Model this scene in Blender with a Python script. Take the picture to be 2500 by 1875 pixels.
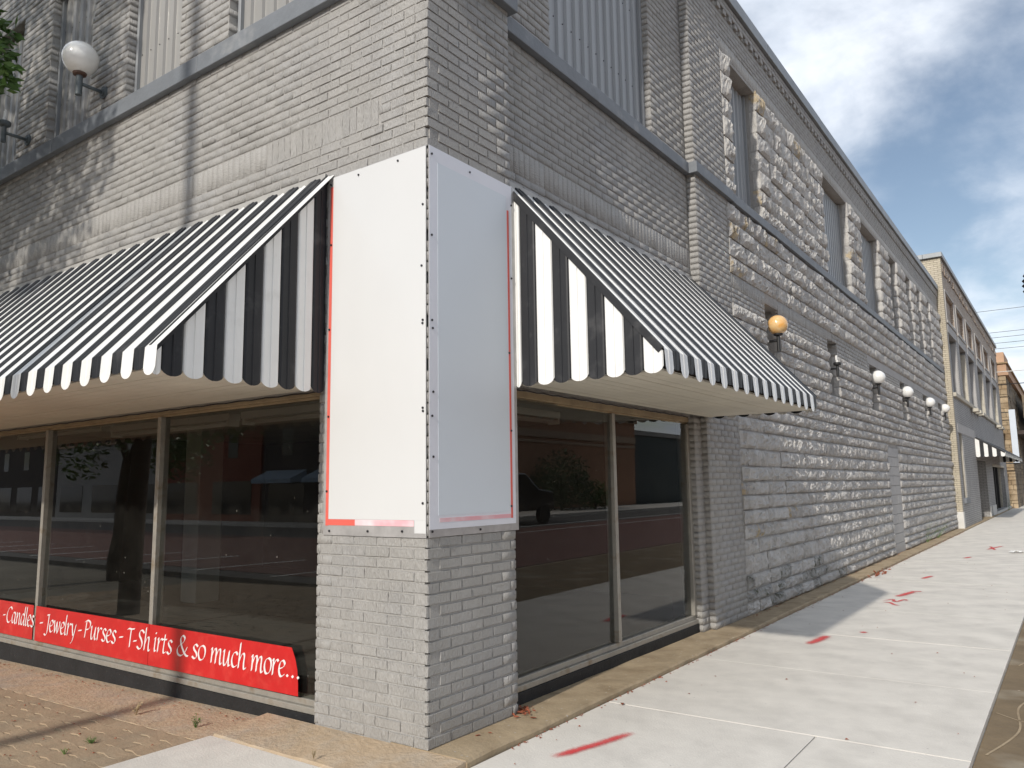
import bpy, math, random
import numpy as np
from mathutils import Vector, Matrix
R = random.Random(7)
NR = np.random.RandomState(11)
for o in list(bpy.data.objects): bpy.data.objects.remove(o)
SC = bpy.context.scene
COL = SC.collection
rad = math.radians

# ------------------------------------------------------------------ camera
CX, CY, CZ = 3.17725, -3.55544, 1.50596
YAW, PITCH, ROLL, FPX = 0.620289, 0.132374, -0.0151892, 1899.53
fw = Vector((-math.sin(YAW)*math.cos(PITCH), math.cos(YAW)*math.cos(PITCH), math.sin(PITCH)))
r0 = fw.cross(Vector((0, 0, 1))).normalized(); u0 = r0.cross(fw)
rt = math.cos(ROLL)*r0 + math.sin(ROLL)*u0; up = -math.sin(ROLL)*r0 + math.cos(ROLL)*u0
cam = bpy.data.cameras.new('camera'); camo = bpy.data.objects.new('camera', cam); COL.objects.link(camo)
camo.matrix_world = Matrix(((rt.x, up.x, -fw.x, CX), (rt.y, up.y, -fw.y, CY), (rt.z, up.z, -fw.z, CZ), (0, 0, 0, 1)))
cam.sensor_width = 36; cam.lens = 36*FPX/2500; cam.clip_start = .05; cam.clip_end = 3000
SC.camera = camo
def project(p):
    d = Vector(p)-Vector((CX, CY, CZ)); z = d.dot(fw)
    if z < .1: return None
    return (1250+FPX*d.dot(rt)/z, 937.5-FPX*d.dot(up)/z, z)

# ------------------------------------------------------------------ sky, sun, exposure
SUN_EL = rad(30.3); SKY_DIM = (0.594, 0.515, 0.448, 1); CLOUD_SEED = 3.1
SUN_TRAVEL = Vector((-0.058, 1.0, -math.tan(SUN_EL))).normalized()
w = bpy.data.worlds.new('World'); SC.world = w; w.use_nodes = True
nt = w.node_tree; nt.nodes.clear()
def N(t, **k):
    n = nt.nodes.new(t)
    for a, b in k.items(): setattr(n, a, b)
    return n
out = N('ShaderNodeOutputWorld'); bg = N('ShaderNodeBackground'); sky = N('ShaderNodeTexSky')
sky.sky_type = 'NISHITA'; sky.sun_disc = False; sky.sun_elevation = SUN_EL
sky.sun_rotation = math.atan2(-SUN_TRAVEL.x, -SUN_TRAVEL.y)
sky.air_density = 1.0; sky.dust_density = .5; sky.ozone_density = 2.0
tc = N('ShaderNodeTexCoord'); sep = N('ShaderNodeSeparateXYZ'); nt.links.new(tc.outputs['Generated'], sep.inputs[0])
zz = N('ShaderNodeMath', operation='ADD'); zz.inputs[1].default_value = .22; nt.links.new(sep.outputs['Z'], zz.inputs[0])
zm = N('ShaderNodeMath', operation='MAXIMUM'); zm.inputs[1].default_value = .05; nt.links.new(zz.outputs[0], zm.inputs[0])
dx = N('ShaderNodeMath', operation='DIVIDE'); nt.links.new(sep.outputs['X'], dx.inputs[0]); nt.links.new(zm.outputs[0], dx.inputs[1])
dy = N('ShaderNodeMath', operation='DIVIDE'); nt.links.new(sep.outputs['Y'], dy.inputs[0]); nt.links.new(zm.outputs[0], dy.inputs[1])
cb = N('ShaderNodeCombineXYZ'); nt.links.new(dx.outputs[0], cb.inputs[0]); nt.links.new(dy.outputs[0], cb.inputs[1]); cb.inputs[2].default_value = CLOUD_SEED
def wnoise(scale, detail, rough, dist=0.0):
    n = N('ShaderNodeTexNoise'); n.inputs['Scale'].default_value = scale; n.inputs['Detail'].default_value = detail
    n.inputs['Roughness'].default_value = rough; n.inputs['Distortion'].default_value = dist
    nt.links.new(cb.outputs[0], n.inputs['Vector']); return n
n1 = wnoise(1.45, 8, .54, .35); n2 = wnoise(4.6, 7, .56, .2)
mixn = N('ShaderNodeMath', operation='MULTIPLY_ADD'); nt.links.new(n2.outputs[0], mixn.inputs[0]); mixn.inputs[1].default_value = .30
nt.links.new(n1.outputs[0], mixn.inputs[2])
ramp = N('ShaderNodeValToRGB'); nt.links.new(mixn.outputs[0], ramp.inputs[0])
ramp.color_ramp.elements[0].position = .44; ramp.color_ramp.elements[1].position = .82
ramp.color_ramp.interpolation = 'EASE'
# cloud brightness: lit tops and grey bases from a second field
n3 = wnoise(2.6, 7, .6, .5)
cr2 = N('ShaderNodeValToRGB'); nt.links.new(n3.outputs[0], cr2.inputs[0])
cr2.color_ramp.elements[0].position = .36; cr2.color_ramp.elements[0].color = (3.333, 3.661, 4.145, 1)
cr2.color_ramp.elements[1].position = .62; cr2.color_ramp.elements[1].color = (4.667, 4.848, 5.152, 1)
dim = N('ShaderNodeMixRGB', blend_type='MULTIPLY'); dim.inputs[0].default_value = 1; dim.inputs[2].default_value = SKY_DIM; nt.links.new(sky.outputs[0], dim.inputs[1])
mx = N('ShaderNodeMixRGB'); nt.links.new(ramp.outputs[0], mx.inputs[0]); nt.links.new(dim.outputs[0], mx.inputs[1]); nt.links.new(cr2.outputs[0], mx.inputs[2])
nt.links.new(mx.outputs[0], bg.inputs[0]); bg.inputs[1].default_value = .15
nt.links.new(bg.outputs[0], out.inputs[0])
sun = bpy.data.lights.new('sun', 'SUN'); sun.energy = 2.0; sun.angle = rad(1.4); sun.color = (1.0, .94, .85)
suno = bpy.data.objects.new('sun', sun); COL.objects.link(suno); suno.location = (10, -40, 30)
suno.rotation_euler = SUN_TRAVEL.to_track_quat('-Z', 'Y').to_euler()
vs = SC.view_settings; vs.view_transform = 'Standard'; vs.look = 'None'; vs.exposure = 0.75; vs.gamma = 1; vs.use_curve_mapping = False
cy = SC.cycles; cy.max_bounces = 7; cy.diffuse_bounces = 3; cy.glossy_bounces = 3; cy.transmission_bounces = 4; cy.transparent_max_bounces = 8; cy.caustics_reflective = False; cy.caustics_refractive = False

# ------------------------------------------------------------------ materials
MATS = {}
def mat(name, color, rough=.7, metal=0, noise=(0, 0), bump=(0, 0, 1), spec=.5, stretch=(1, 1, 1), coat=0, specks=None, tint=None, tint_scale=.6, obj_var=0):
    """Principled material on world position: noise=(scale, amount) value variation, bump=(scale, strength, detail),
    tint=(colour, lo, hi) second colour in patches, specks=(scale, size, colour)"""
    if name in MATS: return MATS[name]
    m = bpy.data.materials.new(name); m.use_nodes = True; t = m.node_tree; L = t.links
    b = t.nodes['Principled BSDF']
    b.inputs['Roughness'].default_value = rough; b.inputs['Metallic'].default_value = metal
    b.inputs['Specular IOR Level'].default_value = spec; b.inputs['Coat Weight'].default_value = coat
    def nd(ty, **k):
        n = t.nodes.new(ty)
        for a, v in k.items(): setattr(n, a, v)
        return n
    geo = nd('ShaderNodeNewGeometry'); mp = nd('ShaderNodeMapping'); mp.inputs['Scale'].default_value = stretch
    L.new(geo.outputs['Position'], mp.inputs[0]); V = mp.outputs[0]
    cur = None
    rgb = nd('ShaderNodeRGB'); rgb.outputs[0].default_value = (*color, 1); cur = rgb.outputs[0]
    if tint:
        n = nd('ShaderNodeTexNoise'); n.inputs['Scale'].default_value = tint_scale; n.inputs['Detail'].default_value = 3; n.inputs['Roughness'].default_value = .6
        L.new(geo.outputs['Position'], n.inputs[0])
        r = nd('ShaderNodeMapRange'); r.inputs[1].default_value = tint[1]; r.inputs[2].default_value = tint[2]; L.new(n.outputs[0], r.inputs[0])
        x = nd('ShaderNodeMixRGB'); L.new(r.outputs[0], x.inputs[0]); L.new(cur, x.inputs[1]); x.inputs[2].default_value = (*tint[0], 1); cur = x.outputs[0]
    if noise[1]:
        n = nd('ShaderNodeTexNoise'); n.inputs['Scale'].default_value = noise[0]; n.inputs['Detail'].default_value = 4; n.inputs['Roughness'].default_value = .65
        L.new(V, n.inputs[0])
        r = nd('ShaderNodeMapRange'); r.inputs[1].default_value = .25; r.inputs[2].default_value = .75
        r.inputs[3].default_value = 1-noise[1]; r.inputs[4].default_value = 1+noise[1]; L.new(n.outputs[0], r.inputs[0])
        x = nd('ShaderNodeVectorMath', operation='SCALE'); L.new(cur, x.inputs[0]); L.new(r.outputs[0], x.inputs['Scale']); cur = x.outputs[0]
    if obj_var:
        oi = nd('ShaderNodeObjectInfo'); r = nd('ShaderNodeMapRange'); r.inputs[3].default_value = 1-obj_var; r.inputs[4].default_value = 1+obj_var
        L.new(oi.outputs['Random'], r.inputs[0]); x = nd('ShaderNodeVectorMath', operation='SCALE'); L.new(cur, x.inputs[0]); L.new(r.outputs[0], x.inputs['Scale']); cur = x.outputs[0]
    if specks:
        v = nd('ShaderNodeTexVoronoi'); v.inputs['Scale'].default_value = specks[0]; L.new(geo.outputs['Position'], v.inputs[0])
        g = nd('ShaderNodeMath', operation='LESS_THAN'); g.inputs[1].default_value = specks[1]; L.new(v.outputs['Distance'], g.inputs[0])
        x = nd('ShaderNodeMixRGB'); L.new(g.outputs[0], x.inputs[0]); L.new(cur, x.inputs[1]); x.inputs[2].default_value = (*specks[2], 1); cur = x.outputs[0]
    L.new(cur, b.inputs['Base Color'])
    if bump[1]:
        n = nd('ShaderNodeTexNoise'); n.inputs['Scale'].default_value = bump[0]; n.inputs['Detail'].default_value = bump[2] if len(bump) > 2 else 4
        n.inputs['Roughness'].default_value = .6; L.new(V, n.inputs[0])
        bp = nd('ShaderNodeBump'); bp.inputs['Strength'].default_value = min(1, bump[1]); bp.inputs['Distance'].default_value = .01*max(1, bump[1]); L.new(n.outputs[0], bp.inputs['Height'])
        L.new(bp.outputs[0], b.inputs['Normal'])
    MATS[name] = m; m['nodes_ready'] = 1
    return m
PAINT = (.388, .376, .356)
m_brick = mat('painted_brick', PAINT, .55, noise=(2.4, .13), bump=(105, 2.0, 3), stretch=(1, 1, .2), specks=(46, .03, (.66, .65, .62)), tint=((.36, .355, .35), .45, .7), tint_scale=1.3)
m_mortar = mat('painted_mortar', (.375, .363, .345), .7, noise=(9, .10), bump=(80, 1.0, 3), tint=((.26, .25, .24), .58, .8), tint_scale=2.2)
m_brick_obj = mat('painted_brick_single', PAINT, .55, noise=(2.4, .13), bump=(105, 2.0, 3), stretch=(1, 1, .2), specks=(46, .03, (.66, .65, .62)), tint=((.36, .355, .35), .45, .7), tint_scale=1.3, obj_var=.045)
m_soldier = mat('painted_soldier_brick', PAINT, .55, noise=(2.4, .10), bump=(70, 1.3, 3), stretch=(.3, .3, 1.6))
m_stone = mat('painted_rock_face', (.485, .47, .445), .6, noise=(7, .16), bump=(26, 3.0, 5), stretch=(1, 1, .45), tint=((.52, .51, .495), .5, .72), tint_scale=7, specks=(9, .03, (.2, .19, .18)))
m_stone_ochre = mat('bare_ochre_stone', (.45, .37, .25), .8, noise=(8, .3), bump=(22, 3.0, 5), tint=((.42, .41, .40), .40, .52), tint_scale=6)
m_stone_moss = mat('mossy_stone', (.36, .355, .34), .85, noise=(8, .3), bump=(22, 3.0, 5), tint=((.075, .08, .045), .52, .68), tint_scale=14)
m_trim = mat('dark_grey_trim_paint', (.17, .185, .205), .55, noise=(5, .14), bump=(30, .3, 4), tint=((.24, .25, .26), .58, .72), tint_scale=4)
m_coping = mat('coping_metal', (.23, .245, .26), .45, metal=.3, noise=(2, .2), bump=(8, .1, 3))
m_corr = mat('corrugated_sheet', (.30, .295, .285), .42, noise=(.9, .13), bump=(3, .05, 2), stretch=(1, 1, .15), coat=.1)
m_corr_dark = mat('corrugated_sheet_dark', (.29, .305, .32), .42, noise=(.9, .13), bump=(3, .05, 2), stretch=(1, 1, .15), coat=.1)
m_lintel = mat('smooth_painted_concrete', (.40, .392, .383), .7, noise=(3, .1), bump=(25, .2, 5))
m_block = mat('painted_block', (.42, .415, .407), .65, noise=(3, .06), bump=(60, .2, 4))
m_aw_w = mat('awning_white_enamel', (.82, .82, .80), .28, noise=(3, .05), coat=.2, bump=(6, .03, 2), tint=((.70, .70, .675), .60, .80), tint_scale=5)
m_aw_b = mat('awning_black_enamel', (.020, .021, .024), .48, noise=(3, .2), spec=.35, coat=0, bump=(6, .03, 2), tint=((.05, .05, .052), .58, .75), tint_scale=6)
m_soffit = mat('soffit_tan_board', (.72, .685, .59), .6, noise=(2, .12), bump=(10, .1, 3))
m_flash = mat('grey_flashing', (.42, .41, .39), .5, metal=.1, noise=(5, .15))
m_frame = mat('aged_aluminium_frame', (.37, .35, .31), .45, metal=.35, noise=(6, .2), bump=(40, .1, 3), tint=((.22, .17, .11), .55, .75), tint_scale=6)
m_frame_b = mat('painted_frame_tan', (.35, .27, .17), .55, noise=(6, .25), bump=(40, .2, 3))
m_plinth = mat('black_tar_plinth', (.012, .012, .013), .7, noise=(6, .5), bump=(24, .6, 5), specks=(26, .05, (.22, .20, .17)))
m_iron = mat('black_iron', (.014, .014, .015), .5, noise=(20, .2))
m_iron_g = mat('weathered_grey_iron', (.10, .12, .13), .55, noise=(20, .25), bump=(40, .2, 3))
m_rust = mat('rusty_collar', (.10, .055, .04), .7, noise=(30, .3))
m_globe = mat('milk_white_globe', (.82, .82, .80), .16, coat=.5, noise=(5, .05), tint=((.62, .60, .55), .6, .8), tint_scale=7)
m_globe_a = mat('amber_globe', (.80, .40, .10), .16, coat=.5, tint=((.78, .52, .24), .4, .62), tint_scale=6)
m_bulb = mat('white_bulb', (.8, .8, .78), .2, coat=.4)
m_sign_w = mat('white_sign_sheet', (.645, .65, .65), .35, noise=(1.5, .015), coat=.2)
m_sign_g = mat('pale_grey_sign_field', (.70, .75, .80), .45, noise=(1.5, .012))
m_sign_l = mat('lavender_white_sheet', (.77, .78, .835), .4, noise=(2, .04))
m_alu = mat('bare_aluminium_edge', (.50, .49, .48), .35, metal=.4, noise=(8, .2))
m_tape = mat('red_tape', (.72, .13, .10), .45, noise=(4, .08))
m_tape_p = mat('faded_pink_tape', (.80, .42, .46), .5, tint=((.80, .72, .74), .45, .65), tint_scale=3)
m_screw = mat('dark_screw', (.05, .05, .055), .4, metal=.7)
m_banner = mat('red_vinyl', (.56, .016, .018), .32, noise=(4, .10), coat=.25, bump=(3, .12, 3), tint=((.62, .04, .035), .5, .7), tint_scale=9)
m_letter = mat('white_vinyl', (.82, .80, .80), .4, noise=(4, .04))
m_walk = mat('new_concrete', (.70, .665, .605), .8, noise=(2.2, .085), bump=(70, .35, 4), tint=((.58, .55, .50), .42, .72), tint_scale=2.3, specks=(6.5, .035, (.42, .40, .37)))
m_jointfill = mat('joint_dirt', (.27, .245, .205), .9, noise=(20, .4), bump=(30, .5, 4))
m_ledge = mat('old_tan_concrete', (.38, .295, .19), .85, noise=(6, .16), bump=(38, .7, 4), tint=((.27, .20, .12), .46, .70), tint_scale=3.2, specks=(14, .10, (.46, .41, .34)))
m_ledge_f = mat('front_ledge_concrete', (.46, .35, .235), .85, noise=(7, .16), bump=(30, 1.2, 4), tint=((.40, .33, .25), .44, .66), tint_scale=3.6, specks=(17, .09, (.50, .44, .36)))
m_paver = mat('worn_paver', (.37, .275, .18), .88, noise=(5, .16), bump=(45, .5, 6), tint=((.32, .25, .17), .45, .65), tint_scale=2.4, obj_var=.04)
m_paver_bed = mat('paver_sand', (.33, .25, .165), .95, noise=(9, .3), bump=(40, .7, 5))
m_gutter = mat('brown_stained_concrete', (.185, .135, .078), .88, noise=(3, .25), bump=(22, .6, 6), tint=((.27, .225, .16), .52, .66), tint_scale=1.6, specks=(3.2, .05, (.40, .35, .28)))
m_asph = mat('asphalt', (.11, .106, .10), .9, noise=(3, .25), bump=(30, .4, 5))
m_redbrick = mat('brick_street', (.13, .055, .042), .85, noise=(4, .3), bump=(24, .5, 4))
m_roadpaint = mat('road_paint', (.7, .7, .66), .7, noise=(8, .2))
m_ground = mat('far_ground', (.20, .18, .14), .95, noise=(.4, .3))
m_bark = mat('bark', (.055, .042, .032), .95, noise=(9, .35), bump=(26, 1.4, 6), stretch=(1, 1, .25))
m_leaf = mat('leaf', (.075, .15, .028), .5, noise=(1.3, .35), tint=((.045, .10, .02), .45, .6), tint_scale=1.5)
m_leaf_d = mat('dark_leaf', (.03, .055, .02), .6, noise=(1.3, .35))
m_weed = mat('weed_leaf', (.09, .17, .035), .55, noise=(8, .3))
m_dead = mat('dead_leaf', (.26, .075, .035), .8, noise=(9, .4))
m_litter = mat('dry_litter', (.42, .33, .20), .85, noise=(9, .4))
m_paper = mat('white_paper', (.78, .78, .76), .8)
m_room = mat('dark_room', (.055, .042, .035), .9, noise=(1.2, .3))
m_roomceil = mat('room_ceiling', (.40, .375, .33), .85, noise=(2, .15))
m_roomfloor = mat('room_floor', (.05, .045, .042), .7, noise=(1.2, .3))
m_fix = mat('fixture_enamel', (.66, .64, .58), .4)
m_tanst = mat('tan_stone', (.40, .31, .205), .85, noise=(3, .2), bump=(14, 1.1, 6), tint=((.27, .19, .11), .45, .62), tint_scale=1.3, obj_var=.14)
m_tanst_j = mat('tan_joint', (.10, .075, .05), .95, noise=(5, .3))
m_tanst_d = mat('dark_tan_stone', (.22, .175, .12), .9, noise=(2.5, .3), bump=(10, 1.1, 6), tint=((.10, .085, .07), .45, .62), tint_scale=1.0)  # darker tan tone for the street face blocks and the canopy fascia
m_orange = mat('orange_stucco', (.46, .30, .20), .9, noise=(2, .1))
m_rustwood = mat('dark_canopy_steel', (.05, .035, .03), .7, noise=(4, .3))
m_bluewhite = mat('pale_blue_white_board', (.60, .66, .74), .4, noise=(2, .03))
m_b2cream = mat('cream_sill_stone', (.48, .45, .38), .8, noise=(6, .2), bump=(30, .3, 4))
m_white = mat('white_base_paint', (.62, .61, .58), .7, noise=(4, .1))
m_wire = mat('wire', (.06, .06, .065), .6)
m_wood = mat('pole_wood', (.12, .09, .065), .9, noise=(6, .3), bump=(20, .6, 5), stretch=(1, 1, .1))
m_car = mat('dark_car_paint', (.012, .013, .016), .2, coat=.8)
m_tyre = mat('tyre', (.02, .02, .02), .9)
m_tail = mat('tail_lamp', (.4, .02, .02), .3, coat=.5)
m_plate = mat('number_plate', (.6, .6, .6), .5)
m_brown = mat('brown_orange_wall', (.42, .23, .14), .9, noise=(2, .12), bump=(20, .3, 4))
m_cream = mat('cream_band', (.46, .34, .24), .85, noise=(2, .1))
m_greystucco = mat('grey_stucco', (.36, .35, .33), .9, noise=(2, .12))
m_teal = mat('dark_teal_panel', (.05, .075, .08), .6, noise=(2, .15))
m_redwall = mat('red_brick_wall', (.26, .08, .05), .9, noise=(3, .25), bump=(20, .3, 4))
m_blueawn = mat('pale_blue_canvas', (.36, .46, .55), .7, noise=(3, .1))
m_darkfac = mat('dark_facade', (.07, .06, .055), .85, noise=(2, .3))
m_dglass = mat('dark_window_glass', (.015, .018, .02), .08, coat=.3)

def brick_tex(name, c1, c2, cm, sx=.21, sy=.0677, bump=.6, rough=.7):
    """coursed brick pattern in world metres, for walls too far off to tell the bricks apart"""
    m = bpy.data.materials.new(name); m.use_nodes = True; t = m.node_tree; L = t.links; b = t.nodes['Principled BSDF']; b.inputs['Roughness'].default_value = rough
    g = t.nodes.new('ShaderNodeNewGeometry'); s = t.nodes.new('ShaderNodeSeparateXYZ'); L.new(g.outputs['Position'], s.inputs[0])
    a = t.nodes.new('ShaderNodeMath'); a.operation = 'ADD'; L.new(s.outputs['X'], a.inputs[0]); L.new(s.outputs['Y'], a.inputs[1])
    c = t.nodes.new('ShaderNodeCombineXYZ'); L.new(a.outputs[0], c.inputs[0]); L.new(s.outputs['Z'], c.inputs[1])
    br = t.nodes.new('ShaderNodeTexBrick'); L.new(c.outputs[0], br.inputs['Vector'])
    br.inputs['Color1'].default_value = (*c1, 1); br.inputs['Color2'].default_value = (*c2, 1); br.inputs['Mortar'].default_value = (*cm, 1)
    br.inputs['Scale'].default_value = 1; br.inputs['Brick Width'].default_value = sx; br.inputs['Row Height'].default_value = sy
    br.inputs['Mortar Size'].default_value = .007; br.inputs['Mortar Smooth'].default_value = .2
    n = t.nodes.new('ShaderNodeTexNoise'); n.inputs['Scale'].default_value = 2; n.inputs['Detail'].default_value = 7; L.new(g.outputs['Position'], n.inputs[0])
    r = t.nodes.new('ShaderNodeMapRange'); r.inputs[3].default_value = .75; r.inputs[4].default_value = 1.25; L.new(n.outputs[0], r.inputs[0])
    v = t.nodes.new('ShaderNodeVectorMath'); v.operation = 'SCALE'; L.new(br.outputs[0], v.inputs[0]); L.new(r.outputs[0], v.inputs['Scale']); L.new(v.outputs[0], b.inputs['Base Color'])
    i = t.nodes.new('ShaderNodeMath'); i.operation = 'SUBTRACT'; i.inputs[0].default_value = 1; L.new(br.outputs['Fac'], i.inputs[1])
    bp = t.nodes.new('ShaderNodeBump'); bp.inputs['Strength'].default_value = bump; bp.inputs['Distance'].default_value = .012; L.new(i.outputs[0], bp.inputs['Height']); L.new(bp.outputs[0], b.inputs['Normal'])
    return m
m_b2 = brick_tex('far_painted_brick', (.33, .325, .32), (.37, .365, .36), (.15, .148, .145))
m_b2tan = brick_tex('far_worn_brick', (.36, .28, .22), (.44, .38, .32), (.18, .15, .125))
m_b2pale = brick_tex('far_tan_brick', (.44, .395, .30), (.48, .43, .34), (.22, .185, .14))
m_streetbrick = brick_tex('street_brick_pattern', (.17, .08, .062), (.20, .095, .072), (.10, .065, .05), .22, .11)

def glass_mat(name, dirt=.02, tint=(.82, .86, .84), dirtcol=(.35, .34, .30)):
    m = bpy.data.materials.new(name); m.use_nodes = True; t = m.node_tree; t.nodes.clear(); L = t.links
    o = t.nodes.new('ShaderNodeOutputMaterial'); tr = t.nodes.new('ShaderNodeBsdfTransparent'); tr.inputs[0].default_value = (*tint, 1)
    gl = t.nodes.new('ShaderNodeBsdfGlossy'); gl.inputs['Roughness'].default_value = .004
    fr = t.nodes.new('ShaderNodeFresnel'); fr.inputs['IOR'].default_value = 1.52
    x = t.nodes.new('ShaderNodeMixShader'); f2 = t.nodes.new('ShaderNodeMath'); f2.operation = 'MULTIPLY'; f2.use_clamp = True; f2.inputs[1].default_value = 1.4; L.new(fr.outputs[0], f2.inputs[0]); L.new(f2.outputs[0], x.inputs[0]); L.new(tr.outputs[0], x.inputs[1]); L.new(gl.outputs[0], x.inputs[2])
    d = t.nodes.new('ShaderNodeBsdfDiffuse'); d.inputs[0].default_value = (*dirtcol, 1)
    g = t.nodes.new('ShaderNodeNewGeometry'); n = t.nodes.new('ShaderNodeTexNoise'); n.inputs['Scale'].default_value = 3.5; n.inputs['Detail'].default_value = 9; n.inputs['Roughness'].default_value = .7; L.new(g.outputs['Position'], n.inputs[0])
    r = t.nodes.new('ShaderNodeMapRange'); r.inputs[1].default_value = .35; r.inputs[2].default_value = .8; r.inputs[3].default_value = dirt*.4; r.inputs[4].default_value = dirt*1.8; L.new(n.outputs[0], r.inputs[0])
    v = t.nodes.new('ShaderNodeTexVoronoi'); v.inputs['Scale'].default_value = 7; L.new(g.outputs['Position'], v.inputs[0])
    lt = t.nodes.new('ShaderNodeMath'); lt.operation = 'LESS_THAN'; lt.inputs[1].default_value = .045; L.new(v.outputs['Distance'], lt.inputs[0])
    ad = t.nodes.new('ShaderNodeMath'); ad.operation = 'MULTIPLY_ADD'; L.new(lt.outputs[0], ad.inputs[0]); ad.inputs[1].default_value = .35; L.new(r.outputs[0], ad.inputs[2])
    y = t.nodes.new('ShaderNodeMixShader'); L.new(ad.outputs[0], y.inputs[0]); L.new(x.outputs[0], y.inputs[1]); L.new(d.outputs[0], y.inputs[2])
    L.new(y.outputs[0], o.inputs[0]); return m
m_glass = glass_mat('shop_glass')

def spray_mat(name, col):
    m = bpy.data.materials.new(name); m.use_nodes = True; t = m.node_tree; L = t.links; b = t.nodes['Principled BSDF']
    b.inputs['Base Color'].default_value = (*col, 1); b.inputs['Roughness'].default_value = .8
    uv = t.nodes.new('ShaderNodeUVMap'); uv.uv_map = 'uv'; s = t.nodes.new('ShaderNodeSeparateXYZ'); L.new(uv.outputs[0], s.inputs[0])
    g = t.nodes.new('ShaderNodeNewGeometry'); n = t.nodes.new('ShaderNodeTexNoise'); n.inputs['Scale'].default_value = 70; n.inputs['Detail'].default_value = 6; n.inputs['Roughness'].default_value = .7; L.new(g.outputs['Position'], n.inputs[0])
    n2 = t.nodes.new('ShaderNodeTexNoise'); n2.inputs['Scale'].default_value = 9; n2.inputs['Detail'].default_value = 3; L.new(g.outputs['Position'], n2.inputs[0])
    mul = t.nodes.new('ShaderNodeMath'); mul.operation = 'MULTIPLY_ADD'; L.new(n.outputs[0], mul.inputs[0]); mul.inputs[1].default_value = .9; L.new(s.outputs['X'], mul.inputs[2])
    a2 = t.nodes.new('ShaderNodeMath'); a2.operation = 'MULTIPLY_ADD'; L.new(n2.outputs[0], a2.inputs[0]); a2.inputs[1].default_value = .5; L.new(mul.outputs[0], a2.inputs[2])
    r = t.nodes.new('ShaderNodeMapRange'); r.inputs[1].default_value = .92; r.inputs[2].default_value = 1.75; r.inputs[3].default_value = 0; r.inputs[4].default_value = .85; L.new(a2.outputs[0], r.inputs[0])
    L.new(r.outputs[0], b.inputs['Alpha']); return m
m_spray = spray_mat('red_spray_paint', (.72, .055, .06))

# ------------------------------------------------------------------ object helpers
PW = {}   # world location of parents
def me_new(name, v, f, smooth=False):
    me = bpy.data.meshes.new(name); me.from_pydata([tuple(p) for p in v], [], [tuple(q) for q in f]); me.update()
    if smooth: me.polygons.foreach_set('use_smooth', [True]*len(me.polygons))
    return me
def me_np(name, V, F, smooth=False):
    """V (n,3) array, F (m,4) array of quads"""
    me = bpy.data.meshes.new(name); me.vertices.add(len(V)); me.vertices.foreach_set('co', np.asarray(V, np.float32).ravel())
    k = F.shape[1]; me.loops.add(F.size); me.loops.foreach_set('vertex_index', F.astype(np.int32).ravel())
    me.polygons.add(len(F)); me.polygons.foreach_set('loop_start', np.arange(0, F.size, k, dtype=np.int32))
    me.update(calc_edges=True); me.validate()
    if smooth: me.polygons.foreach_set('use_smooth', np.ones(len(F), bool))
    return me
def ob(name, me, m, parent=None, loc=(0, 0, 0), rot=None, scale=None, kind=None, label=None, cat=None, group=None, bevel=0):
    """loc is in world space when the parent is an unrotated Empty"""
    if me is not None and m is not None and len(me.materials) == 0: me.materials.append(m)
    o = bpy.data.objects.new(name, me); COL.objects.link(o)
    l = Vector(loc); PW[o.name] = l.copy()
    if parent is not None: o.parent = parent; l = l-PW[parent.name]
    o.location = l
    if rot: o.rotation_euler = rot
    if scale: o.scale = scale
    if kind: o['kind'] = kind
    if label: o['label'] = label
    if cat: o['category'] = cat
    if group: o['group'] = group
    if bevel:
        b = o.modifiers.new('bevel', 'BEVEL'); b.width = bevel; b.segments = 2; b.limit_method = 'ANGLE'
    return o
def thing(name, label, cat, loc=(0, 0, 0), group=None, rotz=0):
    o = ob(name, None, None, None, loc, label=label, cat=cat, group=group); o.rotation_euler = (0, 0, rotz); o.empty_display_size = .2
    return o
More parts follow.
